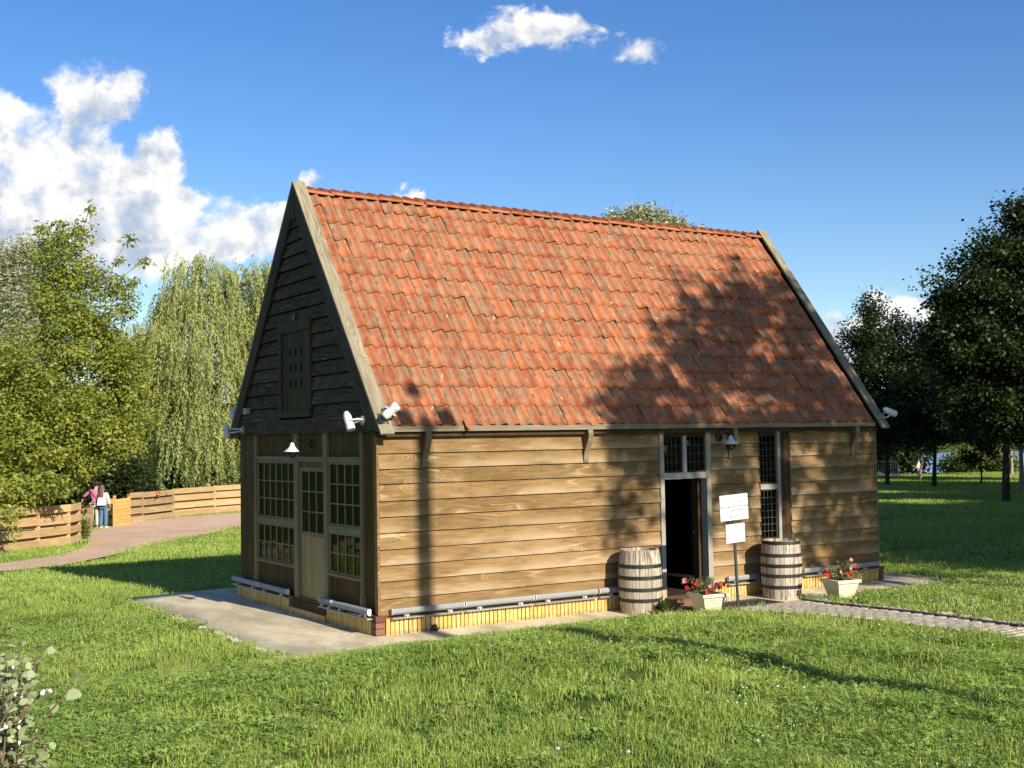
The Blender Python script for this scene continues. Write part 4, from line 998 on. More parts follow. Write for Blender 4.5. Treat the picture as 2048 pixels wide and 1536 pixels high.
# ================================================================ fence, gate, people, barrier
def fence_run(label, pts, h, m, rows=5, post_m=None, back=True, double=False, capped=True, seed=1, toward=1, group='wooden fences beyond the path'):
    """hit and miss board fence; boards alternate on the front and the back of the posts"""
    fr = random.Random(seed); p0 = pts[0]
    t = thing('board_fence', label, 'fence', (p0[0], p0[1], Hf(p0[0], p0[1])), group=group)
    o = Vector((p0[0], p0[1], Hf(p0[0], p0[1])))
    P = [Vector((p[0], p[1], Hf(p[0], p[1])))-o for p in pts]
    for k, p in enumerate(P):
        d = (P[min(k+1, len(P)-1)]-P[max(k-1, 0)]); ang = math.atan2(d.y, d.x)
        MB().box(-.05, .05, -.05, .05, -.15, h+.01).build('post', M[post_m or m], t, p, (0, 0, ang))
    for k in range(len(P)-1):
        a_, b_ = P[k], P[k+1]; d = b_-a_; n = d.length; ang = math.atan2(d.y, d.x); tilt = -math.asin(d.z/n)
        bh = h/(rows*1.28); nb = rows*2-1
        for r_ in range(nb):
            front = r_ % 2 == 0
            zc = h*.11 + (h*.84)*r_/(nb-1); hh = bh*.47 if front else bh*.38
            yo = (-.062 if front else .062)*toward
            if not front and not back: continue
            MB().box(.01 if not front else -.03, n-.01 if not front else n+.03, -.012, .012, -hh, hh).build('board', M[m], t, a_+Vector((0, 0, zc+fr.gauss(0, .008)))+Vector((-math.sin(ang), math.cos(ang), 0))*yo, (fr.gauss(0, .03), tilt+fr.gauss(0, .004), ang))
    return t
def g2(px, py): p = G(px, py); return (p.x, p.y)
# left run, towards the camera; its line is carried on out of the frame
fa = [g2(-70, 1117), g2(75, 1098), g2(136, 1090)]
dv = Vector((fa[0][0]-fa[1][0], fa[0][1]-fa[1][1])).normalized()
fl = [(fa[0][0]+dv.x*2.2*k, fa[0][1]+dv.y*2.2*k) for k in range(1, 0, -1)] + fa + [g2(157, 1084)]
fence_run('slatted board fence at the left edge before the leafy tree', fl, 1.12, 'fence', 4, seed=2, toward=1)
fence_run('bright slatted fence on the right behind the couple, running behind the house', [g2(345, 1035), g2(428, 1027), g2(505, 1021), g2(590, 1015)], 1.16, 'fence', 4, seed=3)
fence_run('older grey brown fence section with a red notice right of the orange gate', [g2(258, 1047), g2(284, 1044), g2(345, 1036)], 1.14, 'fencegrey', 4, seed=4)
# red notice on it
a_ = Vector((*g2(284, 1044), 0)); b_ = Vector((*g2(345, 1036), 0)); d = (b_-a_); q = a_+d*.45; nrm = Vector((d.y, -d.x, 0)).normalized()
if nrm.dot(FH) > 0: nrm = -nrm
rn = thing('red_notice', 'small red notice fixed to the top of the grey fence', 'notice', (q.x+nrm.x*.10, q.y+nrm.y*.10, Hf(q.x, q.y)+1.03), (0, 0, math.atan2(d.y, d.x)))
MB().box(-.13, .13, -.006, .006, -.08, .13).build('plate', M['red'], rn); MB().box(-.06, .07, -.009, -.0065, .0, .018).build('mark', M['signwhite'], rn); MB().box(-.06, -.035, -.009, -.0065, .02, .09).build('mark', M['signwhite'], rn)
# gate: open frame and a fresh pallet panel
def pallet(name, label, a_, b_, h, nb, m, cat, solid=True):
    a_ = Vector((*a_, 0)); b_ = Vector((*b_, 0)); d = b_-a_; n = d.length; ang = math.atan2(d.y, d.x); z = Hf(a_.x, a_.y); fr = random.Random(nb)
    t = thing(name, label, cat, (a_.x, a_.y, z), (0, 0, ang))
    for x in (0, n): MB().box(x-.045, x+.045, -.03, .045, -.05, h+.03).build('post', M[m], t)
    for k in range(nb):
        zc = h*(k+.5)/nb; hh = h/nb*.47 if solid else h/nb*.26
        MB().box(.05, n-.05, (-.05 if k % 2 else -.035), (-.028 if k % 2 else -.013), zc-hh, zc+hh).build('board', M[m], t)
    return t
pallet('pallet_panel', 'fresh orange pallet panel leaning in front of the grey fence beside the gate', g2(229, 1055), g2(259, 1049), 1.04, 8, 'gate', 'panel')
pallet('open_gate', 'open orange gate frame with three rails right of the couple', g2(205, 1052), g2(229, 1052), 1.12, 3, 'gate', 'gate', False)
pallet('low_board_fence', 'short shaded fence piece behind the couple under the leafy tree', g2(150, 1064), g2(184, 1060), .8, 4, 'fencegrey', 'fence')

def skinmesh(name, V, E, Rr, m, parent, sub=2, root=0):
    me = bpy.data.meshes.new(name); me.from_pydata(V, E, []); me.materials.append(m); o = link(name, me, parent)
    o.modifiers.new('s', 'SKIN'); sv = me.skin_vertices[0].data
    for k, r_ in enumerate(Rr): sv[k].radius = r_ if hasattr(r_, '__len__') else (r_, r_)
    sv[root].use_root = True
    ss = o.modifiers.new('u', 'SUBSURF'); ss.levels = sub; ss.render_levels = sub; me.shade_smooth(); return o
def person(label, loc, yaw, h, shirt, pants, hair, long_hair, lean=0., arms=((.2, .0), (.2, .0)), group=None, sleeve=.5):
    """standing figure; local +Y is the way it faces, heights scaled to h. arms: (side, reach) of the hands"""
    t = thing('person', label, 'person', loc, (0, 0, yaw), group); k = h/1.75
    J = {'pel': (0, 0, .95), 'wai': (lean*.3, .0, 1.10), 'che': (lean*.75, .01, 1.32), 'nec': (lean, .0, 1.47), 'hdb': (lean*1.15, .02, 1.56), 'hdt': (lean*1.3, .03, 1.70)}
    V = [J['pel'], J['wai'], J['che'], J['nec'], J['hdb'], J['hdt']]; E = [(0, 1), (1, 2), (2, 3), (3, 4), (4, 5)]
    Rr = [(.15, .11), (.13, .095), (.165, .105), (.052, .052), (.075, .088), (.082, .095)]
    legs = {}; armv = {}
    for s in (-1, 1):
        b = len(V); V += [(s*.09, 0, .88), (s*.10, .015, .50), (s*.11, -.02, .09), (s*.12, .13, .035)]; Rr += [.088, .058, .04, (.04, .03)]; E += [(0, b), (b, b+1), (b+1, b+2), (b+2, b+3)]; legs[s] = b
        out, fwd = arms[0 if s < 0 else 1]; sh = (lean*.85+s*.185, 0, 1.41); el = (sh[0]+s*out*.55, fwd*.45, 1.14); ha = (sh[0]+s*out*.6, fwd, .92+abs(fwd)*.35)
        b = len(V); V += [sh, el, ha, (ha[0], ha[1]+.05, ha[2]-.06)]; Rr += [.055, .038, .030, .028]; E += [(2, b), (b, b+1), (b+1, b+2), (b+2, b+3)]; armv[s] = b
    V = [tuple(c*k for c in v) for v in V]; Rs = [tuple(c*k for c in r_) if hasattr(r_, '__len__') else r_*k for r_ in Rr]
    skinmesh('body', V, E, Rs, M['skin'], t)
    # fingers
    for s in (-1, 1):
        hnd = Vector(V[armv[s]+3])
        fg = MB()
        for f in range(5): fg.tube([hnd+Vector((s*(f-2)*.014*k, 0, .01)), hnd+Vector((s*(f-2)*.016*k, .03*k, -.04*k)), hnd+Vector((s*(f-2)*.016*k, .035*k, -(.08-.012*abs(f-2))*k))], [.009*k, .008*k, .006*k], 6)
        fg.build('fingers', M['skin'], t)
    # face
    hd = Vector(V[5]); hb = Vector(V[4]); fc = MB()
    fc.ball(hb.lerp(hd, .45)+Vector((0, .098*k, 0)), .017*k, 8, 5, (1, 1, 1.4)).ball(hb.lerp(hd, .5)+Vector((.085*k, 0, 0)), .022*k, 6, 4, (.5, .8, 1.4)).ball(hb.lerp(hd, .5)+Vector((-.085*k, 0, 0)), .022*k, 6, 4, (.5, .8, 1.4))
    fc.build('nose_and_ears', M['skin'], t)
    ey = MB(); ey.ball(hb.lerp(hd, .62)+Vector((.032*k, .088*k, 0)), .012*k).ball(hb.lerp(hd, .62)+Vector((-.032*k, .088*k, 0)), .012*k).ball(hb.lerp(hd, .1)+Vector((0, .085*k, 0)), .015*k, 8, 5, (1.6, .6, .5)); ey.build('eyes_and_mouth', M['hairdark'], t)
    b0, b1 = armv[-1], armv[1]
    mid = lambda a_, b_, f: tuple(Vector(V[a_]).lerp(Vector(V[b_]), f))
    SV = [(0, 0, .90*k), V[1], V[2], tuple(Vector(V[2]).lerp(Vector(V[3]), .62)), V[b0], mid(b0, b0+1, sleeve*2 if sleeve <= .5 else 1), V[b1], mid(b1, b1+1, sleeve*2 if sleeve <= .5 else 1)]
    SE = [(0, 1), (1, 2), (2, 3), (2, 4), (4, 5), (2, 6), (6, 7)]; SR = [(.168, .125), (.150, .115), (.178, .122), (.085, .075), .072, .060, .072, .060]
    if sleeve > .5: SV += [mid(b0+1, b0+2, .9), mid(b1+1, b1+2, .9)]; SE += [(5, 8), (7, 9)]; SR += [.042, .042]
    skinmesh('shirt', SV, SE, [tuple(c*k for c in r_) if hasattr(r_, '__len__') else r_*k for r_ in SR], M[shirt], t)
    PV = [(0, 0, .97*k)]; PE = []; PR = [(.160*k, .122*k)]
    for s in (-1, 1):
        b = legs[s]; n0 = len(PV); PV += [V[b], V[b+1], tuple(Vector(V[b+2])+Vector((0, 0, .0)))]; PE += [(0, n0), (n0, n0+1), (n0+1, n0+2)]; PR += [.105*k, .082*k, .072*k]
        MB().ball((V[b+2][0]+s*.005, V[b+2][1]+.075*k, .045*k), .06*k, 10, 6, (.85, 2.2, .72)).build('shoe', M['whiteshirt'], t, smooth=True)
    skinmesh('trousers', PV, PE, PR, M[pants], t)
    hm = MB().ball(tuple(hb.lerp(hd, .62)+Vector((0, -.014*k, .02*k))), .108*k, 14, 9, (.92, 1.02, 1.08))
    if long_hair:
        hx = []; top = hb.lerp(hd, .6)
        for (dz, w_, yb, th_) in ((.03, .09, -.05, .05), (-.10, .105, -.085, .05), (-.24, .125, -.125, .045), (-.38, .12, -.135, .04), (-.50, .075, -.13, .03)):
            hx.append([(top.x+math.cos(a_)*w_*k, (yb+math.sin(a_)*th_)*k, top.z+dz*k) for a_ in np.linspace(0, 2*math.pi, 13)[:-1]])
        b = len(hm.v)
        for rg in hx: hm.v += rg
        for i_ in range(len(hx)-1):
            for q in range(12): q2 = (q+1) % 12; hm.f.append((b+i_*12+q, b+i_*12+q2, b+(i_+1)*12+q2, b+(i_+1)*12+q))
        hm.f.append(tuple(b+48+q for q in range(12)))
    hm.build('hair', M[hair], t, smooth=True)
    return t
pm = G(189, 1057); pw = G(207, 1057)
fyaw = YAW-math.pi/2
p1 = person('person in a pink shirt and pale trousers, dark strap across the back', (pm.x, pm.y, pm.z), fyaw+.15, 1.72, 'pink', 'trousers', 'hairdark', False, .05, ((.55, .12), (.16, .30)), 'couple at the gate')
MB().tube([(-.17*.98, -.10, 1.44), (-.05, -.135, 1.28), (.10, -.135, 1.08), (.19, -.09, .95)], .014, 6).build('bag_strap', M['strap'], p1)
MB().hexa([(.14, -.14, .78), (.27, -.14, .78), (.27, -.02, .78), (.14, -.02, .78), (.15, -.13, .96), (.26, -.13, .96), (.26, -.03, .96), (.15, -.03, .96)]).build('shoulder_bag', M['strap'], p1)
p2 = person('person with long brown hair in a white top and blue jeans seen from behind', (pw.x, pw.y, pw.z), fyaw-.1, 1.58, 'whiteshirt', 'jeans', 'hairbrown', True, -.05, ((.15, .25), (.12, .1)), 'couple at the gate', .9)
bq = MB().hexa([(-.14, -.24, .86), (.14, -.24, .86), (.14, -.13, .86), (-.14, -.13, .86), (-.11, -.22, 1.14), (.11, -.22, 1.14), (.11, -.13, 1.14), (-.11, -.13, 1.14)]).build('white_backpack', M['whiteshirt'], p2)
# far bather on the shore by the trees
q = G(1838, 953); p3 = person('distant person in a white top and pale jeans by the lake behind the thin trunk', (q.x, q.y, q.z-.45), fyaw+1.2, 1.55, 'whiteshirt', 'jeans', 'hairdark', False, .12, ((.2, .3), (.2, .3)))
# crowd barrier
bp = G(1797, 957); bd = RH; ang = math.atan2(bd.y, bd.x)
ba = thing('crowd_barrier', 'white metal crowd barrier standing at the far edge of the shaded lawn', 'barrier', (bp.x, bp.y, bp.z), (0, 0, ang-.12))
n = 2.1; MB().tube([(0, 0, .0), (0, 0, .86), (-.05, 0, .96), (-.16, 0, 1.02), (-n+.16, 0, 1.02), (-n+.05, 0, .96), (-n, 0, .86), (-n, 0, 0)], .030, 8).build('frame', M['barrier'], ba)
MB().tube([(0, 0, .20), (-n, 0, .20)], .026, 6).build('bottom_rail', M['barrier'], ba)
for k in range(1, 15): MB().tube([(-n*k/15, 0, .20), (-n*k/15, 0, 1.02)], .016, 6).build('bar', M['barrier'], ba)
for x in (0, -n): MB().tube([(x, -.28, .02), (x, 0, .12), (x, .28, .02)], .022, 6).build('foot', M['barrier'], ba)
# tall lamp mast that throws the thin shadow on the side wall (stands behind the photographer's right shoulder)
mx, my = .65+math.tan(SUN_AZ)*13., -13.
mast = thing('lamp_mast', 'tall grey lamp mast with twin floodlights standing on the lawn in front of the house', 'lamp mast', (mx, my, Hf(mx, my)))
mh = 9.42-Hf(mx, my); MB().tube([(0, 0, -.3), (0, 0, mh*.5), (0, 0, mh)], [.135, .122, .108], 12).build('pole', M['pole'], mast)
MB().tube([(-.34, 0, mh-.12), (.34, 0, mh-.12)], .03, 8).build('cross_arm', M['pole'], mast)
for s in (-1, 1): MB().hexa([(s*.30-.13, -.1, mh-.1), (s*.30+.13, -.1, mh-.1), (s*.30+.13, .12, mh-.1), (s*.30-.13, .12, mh-.1), (s*.30-.10, -.1, mh+.16), (s*.30+.10, -.1, mh+.16), (s*.30+.10, .08, mh+.16), (s*.30-.10, .08, mh+.16)]).build('floodlight_head', M['iron'], mast)
MB().ball((.02, 0, mh+.52), .13, 10, 6).tube([(0, 0, mh), (.02, 0, mh+.45)], .02, 6).build('top_sensor', M['pole'], mast)
# ================================================================ trees and shrubs
def unit(v): return v/np.maximum(np.linalg.norm(v, axis=-1, keepdims=True), 1e-9)
def leaf_cloud(C, per, spread, L, asp, droop=.2, up=.5, g=rng, tint_c=None, fold=.15):
    C = np.asarray(C, float); K = len(C)*per
    P = np.repeat(C, per, 0)+g.normal(size=(K, 3))*np.asarray(spread)
    d = g.normal(size=(K, 3)); d[:, 2] = d[:, 2]*.45-droop; d = unit(d)
    n = g.normal(size=(K, 3))*(1-up); n[:, 2] += up; s = unit(np.cross(d, n)); n = np.cross(s, d)
    l = g.uniform(L[0], L[1], (K, 1)); w = l*asp
    V = np.stack([P, P+d*l*.45+s*w+n*w*fold, P+d*l, P+d*l*.45-s*w+n*w*fold], 1).reshape(-1, 3)
    F = np.arange(K*4).reshape(K, 4)
    tc = np.repeat(g.uniform(0, 1, len(C)) if tint_c is None else tint_c, per)
    t = np.clip(tc*.55+g.uniform(0, 1, K)*.45, 0, 1)
    return V, F, np.repeat(t, 4)
def lobes_points(lobes, n, g=rng, inner=.45, rough=.22):
    w = np.array([a*b*c for (_, (a, b, c)) in lobes])**(2/3.); w /= w.sum(); out = []
    for (c, rr), k in zip(lobes, (w*n).astype(int)):
        d = unit(g.normal(size=(k, 3))); r = 1-(1-inner)*g.random((k, 1))**1.7
        bump = 1+rough*np.sin(d[:, :1]*7+c[0])*np.sin(d[:, 1:2]*6.+c[1]*2)*np.sin(d[:, 2:]*8+1.3)*1.6+g.normal(size=(k, 1))*.06
        out.append(np.array(c)+d*r*bump*np.array(rr))
    return np.vstack(out)
def limbs(base, top, lobes, pts, r0, g, n_twig=60, wig=.12, twig_r=.012):
    mb = MB(); base = Vector(base); top = Vector(top); N_ = 7; tr = []
    for k in range(N_+1):
        t = k/N_; p = base.lerp(top, t)+Vector((g.normal()*wig*t*(1-t)*2, g.normal()*wig*t*(1-t)*2, 0)); tr.append(p)
    mb.tube([base-Vector((0, 0, .2))]+tr, [r0*1.5]+[r0*(1-.75*k/N_)*(1.25 if k == 0 else 1) for k in range(N_+1)], 9)
    mains = []
    for c, rr in lobes:
        c = Vector(c); f = min(.95, max(.25, (c.z-base.z-rr[2]*.7)/max(top.z-base.z, .1))); s = base.lerp(top, f); m_ = s.lerp(c, .5)+Vector((g.normal()*.1, g.normal()*.1, .15))
        e = c+Vector((0, 0, rr[2]*.4)); rb = r0*(1-.72*f)*.6
        mb.tube([s, m_, c, e], [rb, rb*.72, rb*.45, rb*.15], 6); mains.append((s, m_, c, rb))
    idx = g.choice(len(pts), min(n_twig, len(pts)), replace=False)
    for k in idx:
        p = Vector(pts[k]); s, m_, c, rb = min(mains, key=lambda q: (q[2]-p).length)
        a = m_.lerp(c, g.random()); mb.tube([a, a.lerp(p, .5)+Vector((0, 0, .08)), p], [max(rb*.3, twig_r), twig_r, twig_r*.4], 4, False)
    return mb
def tree(name, label, base, top, lobes, n_cl, per, spread, L, asp, leaf, bark, r0, group=None, droop=.2, up=.45, seed=1, n_twig=60, inner=.45, rough=.22, cat='tree', cull=0.):
    g = np.random.default_rng(seed); o = np.array(base, float)
    lob = [((np.array(c)-o), rr) for c, rr in lobes]
    pts = lobes_points(lob, n_cl, g, inner, rough)
    if cull:
        w_ = np.sin(pts[:, 0]*2.6+pts[:, 2]*1.3+seed)*np.sin(pts[:, 1]*2.3-pts[:, 2]*1.9)+.6*np.sin(pts[:, 2]*3.1+pts[:, 0]*1.7)-.10*(pts[:, 2] < 3)*(pts[:, 0] > 0); pts = pts[w_ > np.quantile(w_, cull)]
    t = thing(name, label, cat, base, group=group)
    limbs((0, 0, 0), Vector(top)-Vector(base), lob, pts, r0, g, n_twig).build('trunk', M[bark], t, smooth=True)
    V, F, T = leaf_cloud(pts, per, spread, L, asp, droop, up, g); npmesh('crown', V, F, M[leaf], t, {'tint': T}); return t
def lobe(px, py, D, rx, ry, rz=None, dd=0.):
    """ellipsoid of foliage at depth D+dd; rx, ry its half sizes in photo pixels"""
    s = D/FPX; return (tuple(W(px, D+dd, py)), (rx*s, rx*s, ry*s) if rz is None else (rx*s, rz, ry*s))

# ash-leaved maple behind the left fence
D = 36.5; b = G(95, 1085); b = W(85, 37.5); base = (b.x, b.y, Hf(b.x, b.y)); tp = W(85, 37.5, 560)
el = [lobe(20, 880, D, 110, 95, dd=-.6), lobe(130, 850, D, 110, 90, dd=-.3), lobe(215, 830, D, 85, 85, dd=.3), lobe(70, 745, D, 110, 85, dd=-.3), lobe(180, 700, D, 90, 85), lobe(250, 760, D, 55, 90, dd=.6), lobe(125, 605, D, 62, 70), lobe(170, 590, D, 50, 60, dd=.2),
      lobe(120, 510, D, 42, 50), lobe(165, 480, D, 16, 44), lobe(-60, 800, D, 120, 150), lobe(210, 640, D, 50, 40), lobe(105, 925, D, 95, 45, dd=-.2), lobe(20, 955, D, 90, 45, dd=-.5), lobe(200, 893, D, 52, 36, dd=-.2), lobe(232, 575, D, 26, 20), lobe(205, 540, D, 18, 16), lobe(245, 610, D, 20, 30)]
eld = tree('leafy_tree', 'tall loose yellow green leafy tree behind the left end of the fence', base, tuple(tp), el, 2100, 40, (.17, .17, .13), (.09, .165), .24, 'leaf_elder', 'barkpale', .17, droop=.45, up=.35, seed=5, n_twig=280, rough=.3, cull=.15)
# loose long shoots above the crown
g5 = np.random.default_rng(9); sh = MB(); tips = []
for (x0_, y0_, x1_, y1_) in ((150, 520, 182, 410), (140, 500, 155, 452), (100, 500, 118, 443), (75, 500, 85, 452), (210, 570, 260, 472), (215, 590, 289, 520), (215, 560, 238, 515), (225, 600, 268, 560), (110, 560, 130, 470)):
    a_ = W(x0_, D, y0_)-Vector(base); e_ = W(x1_, D, y1_)-Vector(base); sh.tube([a_, a_.lerp(e_, .5)+Vector((0, 0, .1)), e_], [.02, .013, .006], 5); tips += [tuple(e_), tuple(e_.lerp(a_, .1)), tuple(e_+Vector((.06, 0, -.06)))]
sh.build('long_shoot', M['barkpale'], eld)
V, F, T = leaf_cloud(tips, 12, (.10, .10, .07), (.14, .22), .2, .8, .3, g5); npmesh('shoot_leaves', V, F, M['leaf_elder'], eld, {'tint': T*.5})
# twigs with leaves that hang over the fence
low = [lobe(30, 985, 33.4, 42, 26), lobe(95, 975, 33.6, 40, 26), lobe(22, 1040, 31.2, 12, 26)]
pts = lobes_points([(np.array(c)-np.array(base), r_) for c, r_ in low], 110, g5); V, F, T = leaf_cloud(pts, 26, (.13, .13, .11), (.10, .17), .25, .6, .4, g5); npmesh('low_foliage', V, F, M['leaf_elder'], eld, {'tint': T})

def willow(label, base, top, lobes, n_str, lmin, lmax, leaf, seed, r0=.3, cull=.30, ll=(.13, .24), asp=.11, group=None, dens=.04):
    g = np.random.default_rng(seed); o = np.array(base, float); lob = [(np.array(c)-o, r_) for c, r_ in lobes]
    pts = lobes_points(lob, n_str, g, .6, .3); w_ = np.sin(pts[:, 0]*2.1+pts[:, 2]*1.1+seed)*np.sin(pts[:, 1]*1.9-pts[:, 2]*.9)+.5*np.sin(pts[:, 2]*2.7+pts[:, 0]); pts = pts[w_ > np.quantile(w_, cull)]; n_ = len(pts)
    t = thing('weeping_willow', label, 'willow', base, group=group)
    limbs((0, 0, 0), Vector(top)-Vector(base), lob, pts, r0, g, 90, .4, .02).build('trunk', M['bark'], t, smooth=True)
    ctr = np.mean([c for c, _ in lob], 0); out = unit((pts-ctr)*np.array([1, 1, 0.])); P = []; Dd = []; TT = []
    ln = g.uniform(lmin, lmax, n_); tc = g.uniform(0, 1, n_)
    floor = .25
    for k in range(n_):
        m_ = max(5, int(ln[k]/dens)); s = np.linspace(0, 1, m_)
        z = -ln[k]*s**1.15; x = out[k]*(.45*np.sqrt(s))[:, None]*min(1., ln[k]*.6)
        sway = np.stack([np.sin(s*4+k)*.05, np.cos(s*3.3+k*2)*.05, 0*s], 1)
        q = pts[k]+x+sway; q[:, 2] += z; keep = q[:, 2] > floor; P.append(q[keep]); TT.append(np.full(keep.sum(), tc[k]))
    P = np.vstack(P); TT = np.concatenate(TT); K = len(P); P = P+g.normal(size=P.shape)*.035
    d = g.normal(size=(K, 3))*.45; d[:, 2] -= 1.; d = unit(d); nn = g.normal(size=(K, 3)); s_ = unit(np.cross(d, nn)); l = g.uniform(*ll, (K, 1)); w = l*asp
    V = np.stack([P, P+d*l*.45+s_*w, P+d*l, P+d*l*.45-s_*w], 1).reshape(-1, 3)
    npmesh('hanging_foliage', V, np.arange(K*4).reshape(K, 4), M[leaf], t, {'tint': np.repeat(np.clip(TT*.6+g.uniform(0, 1, K)*.4, 0, 1), 4)})
    return t
D = 62.; b = W(430, D); base = (b.x, b.y, Hf(b.x, b.y))
willow('big weeping willow with hanging strands behind the bright fence, left of the gable', base, tuple(W(430, D, 560)),
       [lobe(400, 555, D, 62, 52), lobe(485, 575, D, 70, 52), lobe(545, 610, D, 50, 55), lobe(350, 610, D, 38, 45), lobe(400, 660, D, 90, 60, dd=-1), lobe(510, 680, D, 70, 70), lobe(360, 740, D, 55, 60, dd=-1), lobe(440, 760, D, 80, 70, dd=-1.5), lobe(520, 800, D, 60, 70, dd=-1), lobe(395, 518, D, 18, 16), lobe(540, 560, D, 45, 45), lobe(330, 820, D, 50, 55), lobe(325, 660, D, 34, 60), lobe(535, 720, D, 60, 80), lobe(320, 740, D, 40, 70), lobe(420, 850, D, 80, 50, dd=-1.5)],
       5200, .8, 3.0, 'leaf_willow', 12, asp=.13)
D = 72.; b = W(262, D); base = (b.x, b.y, Hf(b.x, b.y))
willow('smaller olive willow between the leafy tree and the big willow', base, tuple(W(262, D, 700)), [lobe(255, 690, D, 50, 45), lobe(285, 720, D, 40, 60), lobe(230, 760, D, 50, 60), lobe(290, 800, D, 45, 60), lobe(270, 660, D, 22, 20)], 700, 1.2, 3.6, 'leaf_willow', 13)
D = 58.; b = W(20, D); base = (b.x, b.y, Hf(b.x, b.y))
tree('silver_willow', 'silvery pale willow rising behind the leafy tree at the left edge', base, tuple(W(20, D, 600)), [lobe(45, 535, D, 62, 55), lobe(-10, 560, D, 60, 60), lobe(25, 630, D, 80, 70), lobe(95, 590, D, 35, 50), lobe(10, 720, D, 110, 90), lobe(60, 500, D, 28, 18)], 1500, 30, (.28, .28, .24), (.13, .24), .16, 'leaf_silver', 'bark', .2, seed=15, n_twig=60)
D = 95.; b = W(1290, D); base = (b.x, b.y, Hf(b.x, b.y))
tree('silver_poplar', 'silvery tree top showing above the tiled ridge', base, tuple(W(1290, D, 500)), [lobe(1245, 450, D, 38, 20), lobe(1290, 440, D, 40, 20), lobe(1340, 462, D, 34, 20), lobe(1290, 490, D, 96, 40)], 1100, 34, (.34, .34, .28), (.22, .4), .2, 'leaf_silver', 'bark', .35, seed=17, n_twig=40)
# dark shrubs behind the fence
for k, (px, py, D, rx, ry, lab) in enumerate(((40, 985, 41, 95, 75, 'dark shrub behind the left fence under the leafy tree'), (150, 965, 49, 66, 60, 'dark shrub behind the pink shirted person'), (235, 955, 50, 60, 60, 'dark undergrowth behind the orange gate'), (330, 950, 66, 90, 70, 'dark undergrowth under the hanging willow behind the grey fence'), (450, 950, 70, 90, 70, 'dark undergrowth behind the bright fence at the house corner'))):
    b = W(px, D); base = (b.x, b.y, Hf(b.x, b.y))
    tree('dark_shrub', lab, base, tuple(W(px, D, py)), [lobe(px, py, D, rx, ry), lobe(px-rx*.5, py+20, D, rx*.7, ry*.6), lobe(px+rx*.5, py+25, D, rx*.7, ry*.6)], 260, 26, (.2, .2, .18), (.12, .22), .28, 'leaf_dark', 'bark', .06, 'dark shrubs behind the fence', seed=30+k, n_twig=20, cat='shrub')
b = G(163, 1080); tree('low_bush', 'small grey green bush at the end of the left fence beside the path', (b.x, b.y, b.z), (b.x, b.y, b.z+.5), [((b.x, b.y, b.z+.35), (.22, .22, .36))], 60, 26, (.06, .06, .06), (.05, .09), .3, 'leaf_bush', 'bark', .015, seed=41, n_twig=10, cat='bush')
M['leaf_grey'] = M['leaf_bush']

# right hand trees -----------------------------------------------------
grp = 'maples on the right lawn'
def maple(label, px, pyb, lobes_px, seed, r0, n_cl=1500, per=40, leaf='leaf_maple', L=(.10, .18), sp=.24, bark='bark', group=grp, topy=None):
    b = G(px, pyb); D = (b-CAM).dot(FW); base = (b.x, b.y, b.z)
    lo = [lobe(x, y, D, rx, ry, dd=dd) for (x, y, rx, ry, dd) in lobes_px]; ty = min(y for (_, y, _, _, _) in lobes_px)
    return tree('maple_tree', label, base, tuple(W(px, D, topy or ty)), lo, n_cl, per, (sp, sp, sp*.8), L, .36, leaf, bark, r0, group, droop=.35, up=.4, seed=seed, n_twig=90, rough=.4, cull=.33)
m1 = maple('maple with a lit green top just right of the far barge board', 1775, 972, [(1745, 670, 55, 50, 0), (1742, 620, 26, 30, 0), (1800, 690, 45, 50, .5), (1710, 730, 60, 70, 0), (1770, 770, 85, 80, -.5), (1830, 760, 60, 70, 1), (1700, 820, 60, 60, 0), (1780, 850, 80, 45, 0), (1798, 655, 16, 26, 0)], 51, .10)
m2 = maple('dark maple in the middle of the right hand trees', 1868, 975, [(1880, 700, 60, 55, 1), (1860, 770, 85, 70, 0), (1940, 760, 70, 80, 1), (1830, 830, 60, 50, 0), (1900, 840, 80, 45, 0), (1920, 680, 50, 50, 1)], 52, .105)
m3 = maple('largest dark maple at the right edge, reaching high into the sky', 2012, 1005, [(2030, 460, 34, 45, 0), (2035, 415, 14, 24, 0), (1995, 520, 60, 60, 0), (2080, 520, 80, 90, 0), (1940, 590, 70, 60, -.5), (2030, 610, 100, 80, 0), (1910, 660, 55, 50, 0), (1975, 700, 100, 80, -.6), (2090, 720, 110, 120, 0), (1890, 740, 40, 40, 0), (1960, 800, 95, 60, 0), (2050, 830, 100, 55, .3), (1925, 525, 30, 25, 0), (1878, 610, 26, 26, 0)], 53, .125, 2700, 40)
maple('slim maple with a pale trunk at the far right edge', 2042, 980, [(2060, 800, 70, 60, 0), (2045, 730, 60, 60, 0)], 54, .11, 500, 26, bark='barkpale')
maple('slender sapling trunk between the two dark trunks by the lake', 1962, 968, [(1962, 900, 34, 22, 0), (1965, 870, 24, 20, 0), (1950, 915, 24, 14, 0)], 55, .05, 160, 24)
maple('thin pale tree near the shore left of the dark middle trunk', 1842, 962, [(1842, 870, 45, 30, 0), (1830, 830, 40, 30, 0)], 56, .09, 300, 24, bark='barkpale')
maple('pale slender tree behind the biggest dark trunk', 2023, 950, [(2020, 860, 40, 40, 0), (2030, 820, 40, 30, 0)], 57, .10, 300, 24, bark='barkpale')
D = 84.
